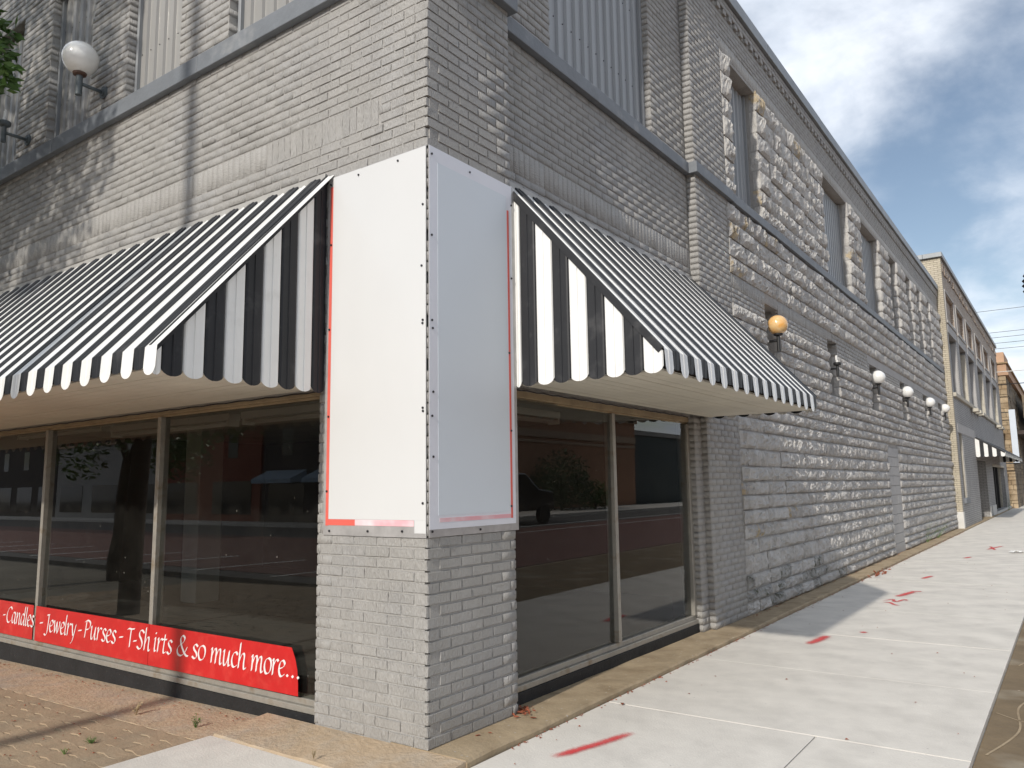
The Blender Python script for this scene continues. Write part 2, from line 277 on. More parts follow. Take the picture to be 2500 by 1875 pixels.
class MB:
    def __init__(s): s.v = []; s.f = []
    def quad(s, *p):
        n = len(s.v); s.v += [tuple(q) for q in p]; s.f.append(tuple(range(n, n+len(p)))); return s
    def box(s, x0, x1, y0, y1, z0, z1):
        n = len(s.v)
        s.v += [(x0, y0, z0), (x1, y0, z0), (x1, y1, z0), (x0, y1, z0), (x0, y0, z1), (x1, y0, z1), (x1, y1, z1), (x0, y1, z1)]
        s.f += [(n, n+3, n+2, n+1), (n+4, n+5, n+6, n+7), (n, n+1, n+5, n+4), (n+1, n+2, n+6, n+5), (n+2, n+3, n+7, n+6), (n+3, n, n+4, n+7)]; return s
    def tube(s, a, b, ra, rb=None, seg=12, caps=True):
        rb = ra if rb is None else rb; a = Vector(a); b = Vector(b); d = (b-a).normalized()
        t = d.orthogonal().normalized(); u = d.cross(t); n = len(s.v)
        for c, r in ((a, ra), (b, rb)):
            for i in range(seg):
                q = 2*math.pi*i/seg; s.v.append(tuple(c+r*(math.cos(q)*t+math.sin(q)*u)))
        for i in range(seg): j = (i+1) % seg; s.f.append((n+i, n+j, n+seg+j, n+seg+i))
        if caps: s.f.append(tuple(n+i for i in reversed(range(seg)))); s.f.append(tuple(n+seg+i for i in range(seg)))
        return s
    def lathe(s, prof, c=(0, 0, 0), seg=24):
        n = len(s.v); k = len(prof)
        for i in range(seg):
            q = 2*math.pi*i/seg
            for r, z in prof: s.v.append((c[0]+r*math.cos(q), c[1]+r*math.sin(q), c[2]+z))
        for i in range(seg):
            j = (i+1) % seg
            for a in range(k-1): s.f.append((n+i*k+a, n+j*k+a, n+j*k+a+1, n+i*k+a+1))
        return s
    def prism(s, poly, fn, d0, d1):
        """poly [(u,v)], fn(u,v,d)->xyz"""
        n = len(s.v); k = len(poly)
        s.v += [fn(u, v, d0) for u, v in poly]+[fn(u, v, d1) for u, v in poly]
        s.f.append(tuple(range(n, n+k))); s.f.append(tuple(reversed(range(n+k, n+2*k))))
        for i in range(k): j = (i+1) % k; s.f.append((n+i, n+k+i, n+k+j, n+j))
        return s
    def me(s, name, smooth=False):
        m = me_new(name, s.v, s.f, smooth)
        import bmesh
        b = bmesh.new(); b.from_mesh(m); bmesh.ops.recalc_face_normals(b, faces=b.faces); b.to_mesh(m); b.free(); 
        if smooth: m.polygons.foreach_set('use_smooth', [True]*len(m.polygons))
        return m
def boxo(name, m, parent, x0, x1, y0, y1, z0, z1, bevel=0, **k):
    """box object whose origin sits at the middle of its base"""
    c = ((x0+x1)/2, (y0+y1)/2, z0)
    return ob(name, MB().box(x0-c[0], x1-c[0], y0-c[1], y1-c[1], 0, z1-z0).me(name), m, parent, c, bevel=bevel, **k)
def copy_tree(src, loc, label=None):
    r = src.copy(); COL.objects.link(r); r.location = loc; PW[r.name] = Vector(loc)
    if label: r['label'] = label
    for ch in src.children:
        c = ch.copy(); COL.objects.link(c); c.parent = r
        for g in ch.children:
            d = g.copy(); COL.objects.link(d); d.parent = c
    return r
# wall planes: (u, z, n) -> world
def PF(Y): return ('f', Y)      # faces -y, u = x
def PS(X): return ('s', X)      # faces +x, u = y
def W3(pl, u, z, n): return (u, pl[1]-n, z) if pl[0] == 'f' else (pl[1]+n, u, z)
def WN(pl, u, z, n):
    return np.stack([u, pl[1]-n, z], -1) if pl[0] == 'f' else np.stack([pl[1]+n, u, z], -1)
def wbox(mb, pl, u0, u1, z0, z1, n0, n1):
    a = W3(pl, u0, z0, n0); b = W3(pl, u1, z1, n1)
    return mb.box(min(a[0], b[0]), max(a[0], b[0]), min(a[1], b[1]), max(a[1], b[1]), z0, z1)
def wboxo(name, m, parent, pl, u0, u1, z0, z1, n0, n1, bevel=0, **k):
    a = W3(pl, u0, z0, n0); b = W3(pl, u1, z1, n1)
    return boxo(name, m, parent, min(a[0], b[0]), max(a[0], b[0]), min(a[1], b[1]), max(a[1], b[1]), z0, z1, bevel, **k)
def slab(mb, pl, u0, u1, z0, z1, holes, n0, n1):
    us = sorted({u0, u1, *[min(max(h[k], u0), u1) for h in holes for k in (0, 1)]})
    zs = sorted({z0, z1, *[min(max(h[k], z0), z1) for h in holes for k in (2, 3)]})
    for i in range(len(zs)-1):
        run = None
        for j in range(len(us)-1):
            cu = (us[j]+us[j+1])/2; cz = (zs[i]+zs[i+1])/2
            hole = any(h[0] < cu < h[1] and h[2] < cz < h[3] for h in holes)
            if not hole: run = (us[j] if run is None else run[0], us[j+1]) if run else (us[j], us[j+1])
            if hole or j == len(us)-2:
                if run: wbox(mb, pl, run[0], run[1], zs[i], zs[i+1], n0, n1)
                run = None
    return mb

# ------------------------------------------------------------------ ground, roads, pavements
boxo('ground', m_ground, None, -500, 500, -500, 500, -.6, -.26, kind='structure')
boxo('side_street', m_asph, None, 4.9, 30, -6, 300, -.4, -.15, kind='structure')
boxo('brick_roadway', m_streetbrick, None, 5.4, 12.2, -4.0, 300, -.3, -.142, kind='structure')
boxo('front_street', m_asph, None, -200, 200, -24, -6.2, -.4, -.156, kind='structure')
boxo('front_brick_roadway', m_streetbrick, None, -200, 4.6, -17, -7.0, -.3, -.147, kind='structure')
for i in range(14):
    boxo('parking_line', m_roadpaint, None, -30+i*2.8, -29.88+i*2.8, -9.8, -6.6, -.2, -.143+.0001*i, kind='structure')
for i, (xa, ya, yb) in enumerate(((10.9, 0, 90), (12.6, 0, 90))):
    boxo('lane_line', m_roadpaint, None, xa, xa+.1, ya, yb, -.2, -.137, kind='structure')
boxo('gutter', m_gutter, None, 2.575, 4.9, -4.0, 120, -.4, -.075, kind='structure')
boxo('kerb', m_ledge, None, 4.9, 5.05, -4.0, 120, -.4, -.09, kind='structure')
boxo('far_sidewalk', m_walk, None, 15.5, 18.9, -5, 120, -.4, -.02, kind='structure')
boxo('opposite_sidewalk', m_walk, None, -120, 60, -27, -24, -.4, -.02, kind='structure')

# new concrete sidewalk made of slabs
walk = ob('sidewalk', MB().box(.30, 2.57, -.43, 120, -.4, -.058).box(-1.47, 2.57, -6.2, -.43, -.4, -.058).me('sidewalk_bed'), m_jointfill, None, kind='structure')
def slab_piece(x0, x1, y0, y1, g=.0034):
    x0 += g; x1 -= g; y0 += g; y1 -= g
    return boxo('paving_slab', m_walk, walk, x0, x1, y0, y1, -.2, -.04+R.uniform(-.001, .001), bevel=.003)
js = [1.62, 3.34, 5.07, 6.95, 8.47]
while js[-1] < 62: js.append(js[-1]+1.74)
slab_piece(.29, 1.742, -.43, 1.62); slab_piece(1.742, 2.575, -.43, 1.62)
for a, b in zip(js[:-1], js[1:]): slab_piece(.29, 2.575, a, b)
slab_piece(.29, 2.575, js[-1], 118)
for xa, xb in ((-1.475, .29), (.29, 1.742), (1.742, 2.575)):
    for ya, yb in ((-2.2, -.43), (-4.0, -2.2), (-6.2, -4.0)): slab_piece(xa, xb, ya, yb)
# the old concrete ledge along both walls
def wav(n, amp): return [R.uniform(-amp, amp) for _ in range(n)]
def ledge_mesh(axis, a, b, w0, w1, z, step=.22, zw=None):
    n = int((b-a)/step); mb = MB(); pts = []
    for i in range(n+1):
        t = a+(b-a)*i/n; pts.append((t, w1+R.uniform(-.008, .008), z+R.uniform(-.003, .003)))
    for (t0, q0, z0), (t1, q1, z1) in zip(pts[:-1], pts[1:]):
        def P(t, wd, zz): return (wd, t, zz) if axis == 'y' else (t, -wd, zz)
        za = z0 if zw is None else zw; zb_ = z1 if zw is None else zw
        mb.quad(P(t0, w0, za), P(t0, q0-.012, z0), P(t1, q1-.012, z1), P(t1, w0, zb_))
        mb.quad(P(t0, q0-.012, z0), P(t0, q0, z0-.014), P(t1, q1, z1-.014), P(t1, q1-.012, z1))
        mb.quad(P(t0, q0, z0-.014), P(t0, q0, -.2), P(t1, q1, -.2), P(t1, q1, z1-.014))
    for t, q_, z_ in (pts[0], pts[-1]):
        zw_ = z_ if zw is None else zw
        mb.quad(P(t, w0, zw_), P(t, q_-.012, z_), P(t, q_, z_-.014), P(t, q_, -.2), P(t, w0, -.2))
    return mb.me('ledge')
ob('side_ledge', ledge_mesh('y', .0, 62, -.3, .285, 0.0), m_ledge, kind='structure')
ob('front_ledge', ledge_mesh('x', -1.47, .285, 0.0, .425, -.034, .12, -.002), m_ledge_f, kind='structure')
def gz(x): return .0185*x-.034       # the front pavement falls gently to the left
mb = MB(); st = 24
for i in range(st):
    xa = -1.47-i*.55; xb = xa-.55
    mb.quad((xa, .2, gz(xa)), (xb, .2, gz(xb)), (xb, -.49, gz(xb)-.004), (xa, -.49, gz(xa)-.004))
    mb.quad((xa, -.49, gz(xa)-.004), (xb, -.49, gz(xb)-.004), (xb, -.49, -.5), (xa, -.49, -.5))
ob('front_ledge', mb.me('ledge2'), m_ledge_f, kind='structure')
mb = MB().quad((-1.47, -.40, gz(-1.47)-.009), (-1.47, -6.2, gz(-1.47)-.009), (-14.7, -6.2, gz(-14.7)-.009), (-14.7, -.40, gz(-14.7)-.009))
pave = ob('paver_sidewalk', mb.me('paver_bed'), m_paver_bed, kind='structure')
# zig-zag interlocking pavers, 0.225 x 0.1125 m
pl_, pw_ = .225, .1125
def paver_mesh(k):
    q = random.Random(k); z = .017; poly = []
    # outline with two zig-zag shoulders on each long side
    xs = (-.5, -.25, .25, .5); zig = (0, .14, -.14, 0)
    top = [(xs[i]*pl_, (.5+zig[i]*.8)*pw_) for i in range(4)]; bot = [(xs[i]*pl_, (-.5+zig[i]*.8)*pw_) for i in range(4)]
    poly = bot+top[::-1]; s = .985
    mb = MB(); n = len(poly)
    tp = [(x*(s-.03), y*(s-.05), z+q.uniform(-.0015, .0015)) for x, y in poly]; md = [(x*s, y*s, z-.004) for x, y in poly]; bt = [(x*s, y*s, -.02) for x, y in poly]
    mb.v = tp+md+bt; mb.f = [tuple(range(n))]
    for a in (0, n):
        for i in range(n): j = (i+1) % n; mb.f.append((a+i, a+n+i, a+n+j, a+j))
    return mb.me('paver')
pvm = [paver_mesh(k) for k in range(5)]
cand = []
for j in range(46):
    yy = -.555-j*(pw_+.002)
    if yy < -5: break
    for i in range(70):
        xx = -1.475-.06-pl_*.5-i*(pl_+.003)-(pl_*.5 if j % 2 else 0)
        if xx > -1.475-pl_*.5: continue
        p = project((xx, yy, gz(xx)))
        if p is None or p[2] > 12: continue
        vis = -60 < p[0] < 2560 and p[1] < 1960
        cand.append((0 if vis else 1, p[2] if vis else 50+abs(yy), xx, yy))
cand.sort()
vb = []; fb = []
for k, (a, d, xx, yy) in enumerate(cand):
    l = (xx, yy, gz(xx)-.022+R.uniform(-.003, .002))
    if k < 300 and a == 0:
        ob('paver', pvm[k % 5], m_paver, pave, l, rot=(R.uniform(-.02, .02), R.uniform(-.02, .02), R.choice((0, math.pi))+R.uniform(-.015, .015)))
    else:
        me = pvm[k % 5]; n = len(vb); vb += [(v.co.x+l[0], v.co.y+l[1], v.co.z+l[2]) for v in me.vertices]; fb += [tuple(n+i for i in p.vertices) for p in me.polygons]
if vb: ob('pavers', me_new('pavers', vb, fb), m_paver, pave, kind='stuff')

# ------------------------------------------------------------------ the corner building
bld = thing('corner_building', 'two storey corner shop building of grey painted brick and rough stone', 'building', (0, 0, 0))
BR = []     # bricks: (plane, ua, ub, za, zb, depth, soldier?)
CH = .0677
def lay(pl, u0, u1, z0, z1, holes=(), phase=0, left='plain', right='plain', depth=.1, proud=0, head=0):
    n = max(1, round((z1-z0)/CH)); h = (z1-z0)/n
    for k in range(n):
        za, zb = z0+k*h, z0+(k+1)*h; ck = k+phase
        a, b = u0, u1
        if left == 'corner' and ck % 2: a = u0+.112
        if right == 'corner' and ck % 2 == 0: b = u1-.112
        header = head and ck % head == head-1
        L = .1055 if header else .211
        u = a if (left == 'corner') else a-(L*.5 if ck % 2 else 0)
        if right == 'corner': u = b-math.ceil((b-a)/L)*L
        zc = (za+zb)/2
        cuts = sorted((max(a, hh[0]), min(b, hh[1])) for hh in holes if hh[2]-.012 < zc < hh[3]+.012 and hh[1] > a and hh[0] < b)
        segs = []; c = a
        for p, q in cuts:
            if p > c: segs.append((c, p))
            c = max(c, q)
        if c < b: segs.append((c, b))
        while u < b:
            l = L*R.uniform(.985, 1.015)
            for p, q in segs:
                x0, x1 = max(u, p), min(u+l, q)
                if x1-x0 > .03:
                    BR.append((pl, x0+(.0045 if x0 > p+1e-6 or p > a else 0), x1-(.0045 if x1 < q-1e-6 or q < b else 0), za+.004+R.uniform(0, .0022), zb-.004-R.uniform(0, .0022), depth, proud+R.gauss(0, .0013 if pl[0] == 'f' else .0005), 0))
            u += l
def soldier(pl, u0, u1, z0, z1, w=.071, depth=.1, holes=(), proud=0):
    n = round((u1-u0)/w); w = (u1-u0)/n
    for i in range(n):
        a, b = u0+i*w, u0+(i+1)*w
        if any(h[0] < (a+b)/2 < h[1] for h in holes): continue
        BR.append((pl, a+.002, b-.002, z0+.004, z1-.004, depth, proud-.002+R.gauss(0, .0012), 1))

FRONT, SIDE, BAY = PF(0), PS(0), PS(-.1)
TOP = 7.76
XL = -10.4
fw_holes = [(x, x+.90, 5.20, 6.95) for x in (-2.20, -3.83, -5.46, -7.09, -8.72)]
# front: pier below, wall above the shop window
lay(FRONT, -.99, 0, 0, 2.234, right='corner')
lay(FRONT, XL, 0, 2.234, 3.96, right='corner', phase=33)
lay(FRONT, -.44, 0, 3.96, 4.163, right='corner', phase=59)
soldier(FRONT, XL, -.445, 3.96, 4.163)
lay(FRONT, XL, 0, 4.163, TOP, fw_holes, right='corner', phase=62)
# side: corner pier, recessed bay, brick strip
lay(SIDE, 0, .91, 0, 2.234, left='corner')
lay(SIDE, 0, .91, 2.234, 3.96, left='corner', phase=33)
lay(SIDE, 0, .91, 3.96, 4.163, left='corner', phase=59)
lay(SIDE, 0, .91, 4.163, TOP, left='corner', phase=62)
bw = (1.67, 3.62, 5.13, 7.0)
lay(BAY, .91, 4.49, 2.234, 3.90)
soldier(BAY, .96, 4.45, 3.90, 4.11)
lay(BAY, .91, 4.49, 4.11, TOP, [bw], phase=1)
lay(PS(-.062), 4.30, 4.49, 0, 2.234, head=0)
lay(SIDE, 4.50, 5.50, 0, 4.97, head=0)
w1 = (5.83, 6.86, 5.10, 6.95)
sw_holes = [w1, (10.41, 12.33, 5.10, 6.97), (13.48, 15.32, 5.10, 6.97), (16.49, 17.58, 5.10, 6.97), (18.80, 19.69, 5.10, 6.97), (20.46, 21.39, 5.10, 6.97), (22.34, 23.17, 5.10, 6.97)]
lay(SIDE, 4.50, 5.52, 4.97, 7.0, head=0, phase=1)
lay(SIDE, 4.50, 25.2, 7.19, 7.46, head=0)
lay(SIDE, 4.50, 5.52, 7.0, 7.19, head=0)
soldier(SIDE, 5.52, 25.2, 7.0, 7.19)
lay(PS(.03), 4.50, 25.2, 7.615, 7.76, head=0, depth=.13)
lay(PS(.0), 4.50, 25.2, 7.46, 7.615, head=0, depth=.1)
slots = [(6.77, 7.38, 2.97, 3.93), (10.06, 10.69, 2.97, 3.93), (13.39, 14.10, 2.97, 3.93), (16.81, 17.42, 2.97, 3.93), (20.28, 20.98, 2.97, 3.93), (23.29, 23.93, 2.97, 3.93)]
soldier(SIDE, 5.52, 10.40, 3.885, 4.06, holes=slots[:2])
lay(SIDE, 5.52, 10.40, 3.70, 3.885, slots[:2], head=0)
lay(SIDE, 10.40, 13.2, 3.70, 4.06, slots, head=0)
lay(SIDE, 13.2, 25.2, 3.70, 3.885, slots, head=0)

# --- choose the 300 bricks that show largest as single parts, join the rest
def hidden(pl, u, z):
    if pl == FRONT: return (u > -.915 and 1.215 < z < 3.69) or (z < 3.62 and u < -.95)
    if pl == SIDE: return (u < .93 and 1.215 < z < 3.69) or (u < 4.8 and 2.1 < z < 3.65 and u > .93)
    return z < 3.6
def score(b):
    pl, ua, ub, za, zb = b[:5]; u, z = (ua+ub)/2, (za+zb)/2
    if hidden(pl, u, z): return 0
    p = [project(W3(pl, uu, vv, 0)) for uu, vv in ((ua, za), (ub, za), (ub, zb), (ua, zb))]
    if any(q is None for q in p): return 0
    cx = sum(q[0] for q in p)/4; cy = sum(q[1] for q in p)/4
    if not (0 < cx < 2500 and 0 < cy < 1875): return 0
    return abs(sum(p[i][0]*p[(i+1) % 4][1]-p[(i+1) % 4][0]*p[i][1] for i in range(4)))/2
order = sorted(range(len(BR)), key=lambda i: -score(BR[i]))
single = set(order[:300])
BM = {}
def brick_local(L, H, D, k):
    q = random.Random(k); j = lambda a: q.uniform(-a, a); c = .0035
    def ring(uu, zz, y, a): return [(su*uu+j(a), y+j(a*.10), sz*zz+j(a)) for su, sz in ((-1, -1), (1, -1), (1, 1), (-1, 1))]
    v = ring(L/2-c, H/2-c, 0, .0024)+ring(L/2, H/2, .005, .0022)+ring(L/2, H/2, D, .0005)
    f = [(0, 1, 2, 3)]
    for a in (0, 4):
        for i in range(4): m = (i+1) % 4; f.append((a+i, a+4+i, a+4+m, a+m))
    return me_new('brick', v, f)
pin = {'single': 0}
for i in sorted(single):
    pl, ua, ub, za, zb, D, pr, so = BR[i]
    L = ub-ua; H = zb-za; kl = round(L, 2); key = (kl, round(H, 3), D, i % 4)
    if key not in BM: BM[key] = brick_local(kl, H, D, hash(key) & 0xffff)
    ob('brick', BM[key], m_brick_obj, bld, W3(pl, (ua+ub)/2, (za+zb)/2, pr), rot=(0, 0, 0 if pl[0] == 'f' else math.pi/2), scale=(L/kl, 1, 1))
def bulk_bricks(idx, name, m, parent):
    Vs = []; Fs = []; base = 0
    bypl = {}
    for i in idx: bypl.setdefault(BR[i][0], []).append(BR[i])
    F0 = np.array([(0, 1, 2, 3)]+[(a+i, a+4+i, a+4+(i+1) % 4, a+(i+1) % 4) for a in (0, 4) for i in range(4)])
    for pl, bs in bypl.items():
        A = np.array([b[1:7] for b in bs]); n = len(A)
        ua, ub, za, zb, D, pr = A.T; c = .0035
        u = np.empty((n, 12)); z = np.empty((n, 12)); d = np.empty((n, 12))
        for r, (ins, dep, ja) in enumerate(((c, 0, .0024), (0, -.005, .0022), (0, None, .0004))):
            u[:, r*4:r*4+4] = np.stack([ua+ins, ub-ins, ub-ins, ua+ins], 1)+NR.uniform(-ja, ja, (n, 4))
            z[:, r*4:r*4+4] = np.stack([za+ins, za+ins, zb-ins, zb-ins], 1)+NR.uniform(-ja, ja, (n, 4))
            d[:, r*4:r*4+4] = (pr[:, None]+(dep if dep is not None else -D[:, None]))+NR.uniform(-ja, ja, (n, 4))*.10
        V = WN(pl, u, z, d).reshape(-1, 3); F = (F0[None]+(np.arange(n)*12)[:, None, None]).reshape(-1, 4)
        Vs.append(V); Fs.append(F+base); base += len(V)
    ob(name, me_np(name, np.concatenate(Vs), np.concatenate(Fs)), m, parent, (0, 0, 0), kind='stuff')
rest = [i for i in range(len(BR)) if i not in single]
bulk_bricks([i for i in rest if not BR[i][7]], 'bricks', m_brick, bld)
bulk_bricks([i for i in rest if BR[i][7]], 'soldier_bricks', m_soldier, bld)

# --- mortar backing walls with their openings
g = -.0065
mb = MB()
slab(mb, FRONT, -.985, -.03, -.2, 2.2, [], g-.35, g)
slab(mb, FRONT, XL, -.03, 2.2, TOP, [(h[0]-.01, h[1]+.01, h[2]-.01, h[3]+.01) for h in fw_holes], g-.28, g)
ob('front_wall', mb.me('front_wall'), m_mortar, bld)
mb = MB()
slab(mb, SIDE, .03, .902, -.2, TOP, [], g-.28, g)
slab(mb, BAY, .895, 4.495, 2.22, TOP, [(bw[0]-.01, bw[1]+.01, bw[2]-.01, bw[3]+.01)], g-.2, g)
slab(mb, PS(-.062), 4.308, 4.5, -.2, 2.25, [], g-.2, g)
dfill = (14.55, 15.77, 0, 2.24)
holes2 = [(h[0]-.01, h[1]+.01, h[2]-.01, h[3]+.01) for h in sw_holes+slots]
slab(mb, SIDE, 4.508, 25.2, -.2, TOP, holes2, g-.3, g)
ob('side_wall', mb.me('side_wall'), m_mortar, bld)
# roof, rear and party walls close the volume
mb = MB().box(XL, -.25, .25, 25.2, 7.5, 7.6).box(XL, XL+.2, .3, 25.2, -.2, 7.5).box(XL, -.3, 25.0, 25.2, -.2, 7.5)
ob('roof', mb.me('roof'), m_lintel, bld)

# --- rock faced stones
def stone_var(k, nu=13, nz=7):
    q = np.random.RandomState(100+k); u = np.linspace(-.5, .5, nu); z = np.linspace(-.5, .5, nz)
    U, Z = np.meshgrid(u, z)
    inner = (abs(U) < .49) & (abs(Z) < .49)
    uj = U+q.uniform(-.030, .030, U.shape)*inner; zj = Z+q.uniform(-.06, .06, U.shape)*inner
    prof = np.minimum(1, (.5-abs(U))*q.uniform(6, 11))*np.minimum(1, (.5-abs(Z))*q.uniform(3.5, 6))
    ridge = np.interp(U.ravel()+.06*q.normal(size=U.size), np.linspace(-.5, .5, 8), q.uniform(-.016, .020, 8)).reshape(U.shape)
    lump = sum(q.uniform(-.5, 1)*np.exp(-((U-q.uniform(-.5, .5))**2/.02+(Z-q.uniform(-.5, .5))**2/.06)) for _ in range(6))
    tilt = q.uniform(-.4, .4)*U+q.uniform(-.35, .2)*Z
    hgt = prof*(.026+.018*lump+.030*tilt+ridge+q.uniform(-.010, .010, U.shape))+(1-prof)*q.uniform(-.004, .006, U.shape)
    hgt = np.clip(hgt, -.006, .070)
    edge = ~inner
    uj = np.where(edge, U*(1-q.uniform(0, .02, U.shape)), uj); zj = np.where(edge, Z*(1-q.uniform(0, .06, U.shape)), zj)
    V = np.stack([uj, -hgt, zj], -1).reshape(-1, 3); F = []
    for a in range(nz-1):
        for b in range(nu-1): i = a*nu+b; F.append((i, i+1, i+nu+1, i+nu))
    per = [b for b in range(nu)]+[a*nu+nu-1 for a in range(1, nz)]+[(nz-1)*nu+b for b in range(nu-2, -1, -1)]+[a*nu for a in range(nz-2, 0, -1)]
    n = len(V); B = V[per].copy(); B[:, 1] = .10; V = np.concatenate([V, B]); m = len(per)
    for i in range(m): j = (i+1) % m; F.append((per[i], n+i, n+j, per[j]))
    return V, np.array(F)
SV = [stone_var(k) for k in range(22)]
SM = {}
ST = []
def lay_stone(pl, u0, u1, zs, holes, wmin=.17, wmax=.60, tag=0):
    for k, (za, zb) in enumerate(zip(zs[:-1], zs[1:])):
        zc = (za+zb)/2
        cuts = sorted((max(u0, h[0]), min(u1, h[1])) for h in holes if h[2]-.02 < zc < h[3]+.02 and h[1] > u0 and h[0] < u1)
        segs = []; c = u0
        for p, q in cuts:
            if p > c+.02: segs.append((c, p))
            c = max(c, q)
        if c < u1-.02: segs.append((c, u1))
        for p, q in segs:
            u = p
            while u < q-1e-4:
                l = R.uniform(wmin, wmax)
                if q-(u+l) < wmin*.75: l = q-u if q-u < wmax*1.3 else (q-u)/2
                ST.append((pl, u+.005, u+l-.005, za+.004+R.uniform(0, .007), zb-.004-R.uniform(0, .007), R.uniform(-.006, .016), R.randrange(22), tag))
                u += l
low = [0, .145, .285, .455, .68, .86, 1.03, 1.20, 1.37, 1.54, 1.72, 1.93, 2.15, 2.32, 2.48, 2.66, 2.82, 2.97, 3.16, 3.34, 3.52, 3.70]
lay_stone(SIDE, 5.50, 25.2, low, [dfill]+slots)
hi1 = [4.06, 4.28, 4.51, 4.74, 4.975]
lay_stone(SIDE, 5.50, 25.2, hi1, [])
hi2 = [5.10, 5.31, 5.55, 5.83, 6.11, 6.38, 6.70, 7.0]
lay_stone(SIDE, 5.52, 25.2, hi2, sw_holes)
def sscore(s):
    p = project(W3(s[0], (s[1]+s[2])/2, (s[3]+s[4])/2, 0)); z = (s[3]+s[4])/2; u = (s[1]+s[2])/2
    if p is None or not (0 < p[0] < 2500 and 0 < p[1] < 1875): return 0
    if u < 7.5 and 2.3 < z < 3.6-.25*(u-5.5): return 0
    return (s[2]-s[1])*(s[4]-s[3])/p[2]**3
so = sorted(range(len(ST)), key=lambda i: -sscore(ST[i])); sing = set(so[:300])
def stone_mat(i, s):
    z = s[3]
    rr = R.random()
    if z < .3 and s[1] < 13 and rr < .45: return m_stone_moss
    return m_stone_ochre if rr < .045 else m_stone
Vs = []; Fs = []; base = 0
for i, s in enumerate(ST):
    pl, ua, ub, za, zb, pr, k, tg = s; mm = stone_mat(i, s)
    V, F = SV[k]; flip = R.choice((1, -1))
    if i in sing:
        key = (k, mm.name)
        if key not in SM: SM[key] = me_new('stone_block', V, F)
        ob('stone_block', SM[key], mm, bld, W3(pl, (ua+ub)/2, (za+zb)/2, pr), rot=(0, 0, math.pi/2), scale=(ub-ua, 1, zb-za))
    else:
        X = V.copy(); u = X[:, 0]*(ub-ua)+(ua+ub)/2; z = X[:, 2]*(zb-za)+(za+zb)/2; n = -X[:, 1]+pr
        Vs.append(WN(pl, u, z, n)); Fs.append(F+base); base += len(V)
ob('stone_blocks', me_np('stone_blocks', np.concatenate(Vs), np.concatenate(Fs)), m_stone, bld, kind='stuff')

# --- concrete block infill of the old doorway, smooth lintels, slots
nb = 11
for k in range(nb):
    za, zb = dfill[3]*k/nb, dfill[3]*(k+1)/nb
    xs = [dfill[0], dfill[0]+(.4 if k % 2 else .8), dfill[1]]
    if k % 2: xs = [dfill[0], dfill[0]+.4, dfill[0]+.81, dfill[1]]
    else: xs = [dfill[0], dfill[0]+.6, dfill[1]]
    for a, b in zip(xs[:-1], xs[1:]): wboxo('concrete_block', m_block, bld, SIDE, a+.004, b-.004, za+.004, zb-.004, -.05, .012+R.uniform(-.001, .001), bevel=.004)
for a, b in ((13.2, 17.0), (17.0, 20.9), (20.9, 25.2)): wboxo('lintel', m_lintel, bld, SIDE, a+.003, b-.003, 3.888, 4.055, -.1, .004, bevel=.004)
for h in slots:
    wboxo('slot_infill', m_lintel, bld, SIDE, h[0]-.02, h[1]+.02, h[2]-.02, h[3]+.02, -.32, -.19)
    wboxo('slot_lintel', m_lintel, bld, SIDE, h[0]-.015, h[1]+.015, h[3]-.002, h[3]+.012, -.19, -.012)

# --- sill bands
def sill(pl, u0, u1, z0, z1, n1, n0=-.05):
    L = u1-u0; k = max(1, round(L/2.4))
    for i in range(k): wboxo('sill_band', m_trim, bld, pl, u0+L*i/k+.0015, u0+L*(i+1)/k-.0015, z0, z1, n0, n1+R.uniform(-.002, .002), bevel=.006)
sill(FRONT, XL, .06, 5.03, 5.185, .06)
wboxo('sill_band', m_trim, bld, SIDE, .005, .955, 5.075, 5.19, -.04, .065, bevel=.006)
sill(BAY, .915, 4.49, 4.985, 5.115, .06)
wboxo('sill_band', m_trim, bld, SIDE, 4.44, 5.62, 4.985, 5.115, -.05, .055, bevel=.006)
sill(SIDE, 5.625, 25.2, 4.98, 5.098, .05)

# --- upper windows closed with ribbed metal sheet
def ribbed(pl, u0, u1, z0, z1, n, pitch=.152, h=.022):
    prof = []; u = u0
    while u < u1:
        for du, hh in ((0, 0), (.062, 0), (.074, h), (.128, h), (.140, 0)):
            if u+du < u1: prof.append((u+du, hh))
        u += pitch
    prof.append((u1, prof[-1][1])); V = []; F = []
    for a, hh in prof: V += [W3(pl, a, z0, n+hh), W3(pl, a, z1, n+hh)]
    for i in range(len(prof)-1): F.append((2*i, 2*i+2, 2*i+3, 2*i+1))
    return me_new('ribbed', V, F)
def blind_window(pl, h, rec, sheet, zb=None, z_top=None, sill_z=None):
    u0, u1, z0, z1 = h
    wn = wboxo('window', m_mortar, bld, pl, u0-.03, u1+.03, z0-.03, z1+.03, -.33, -rec-.04)
    ob('metal_sheet', ribbed(pl, u0+.03, u1-.03, z0, z1-.045, -rec-.03), sheet, wn, (0, 0, 0))
    for a, b in ((u0+.002, u0+.04), (u1-.04, u1-.002)): wboxo('window_frame', m_corr_dark, wn, pl, a, b, z0, z1-.004, -rec-.032, -rec+.006, bevel=.003)
    n = max(1, int((u1-u0)/.152))
    mbs = MB()
    for i in range(n):
        for zc in (z0+.5, z0+1.35):
            if zc < z1: c = W3(pl, u0+.03+.03+i*.152, zc, -rec-.03); mbs.tube(c, W3(pl, u0+.06+i*.152, zc, -rec-.024), .006, seg=6)
    ob('screw_heads', mbs.me('screws'), m_screw, wn, kind='stuff')
for h in fw_holes: blind_window(FRONT, h, .085, m_corr)
blind_window(BAY, bw, .07, m_corr_dark)
for h in sw_holes: blind_window(SIDE, h, .14, m_corr_dark)

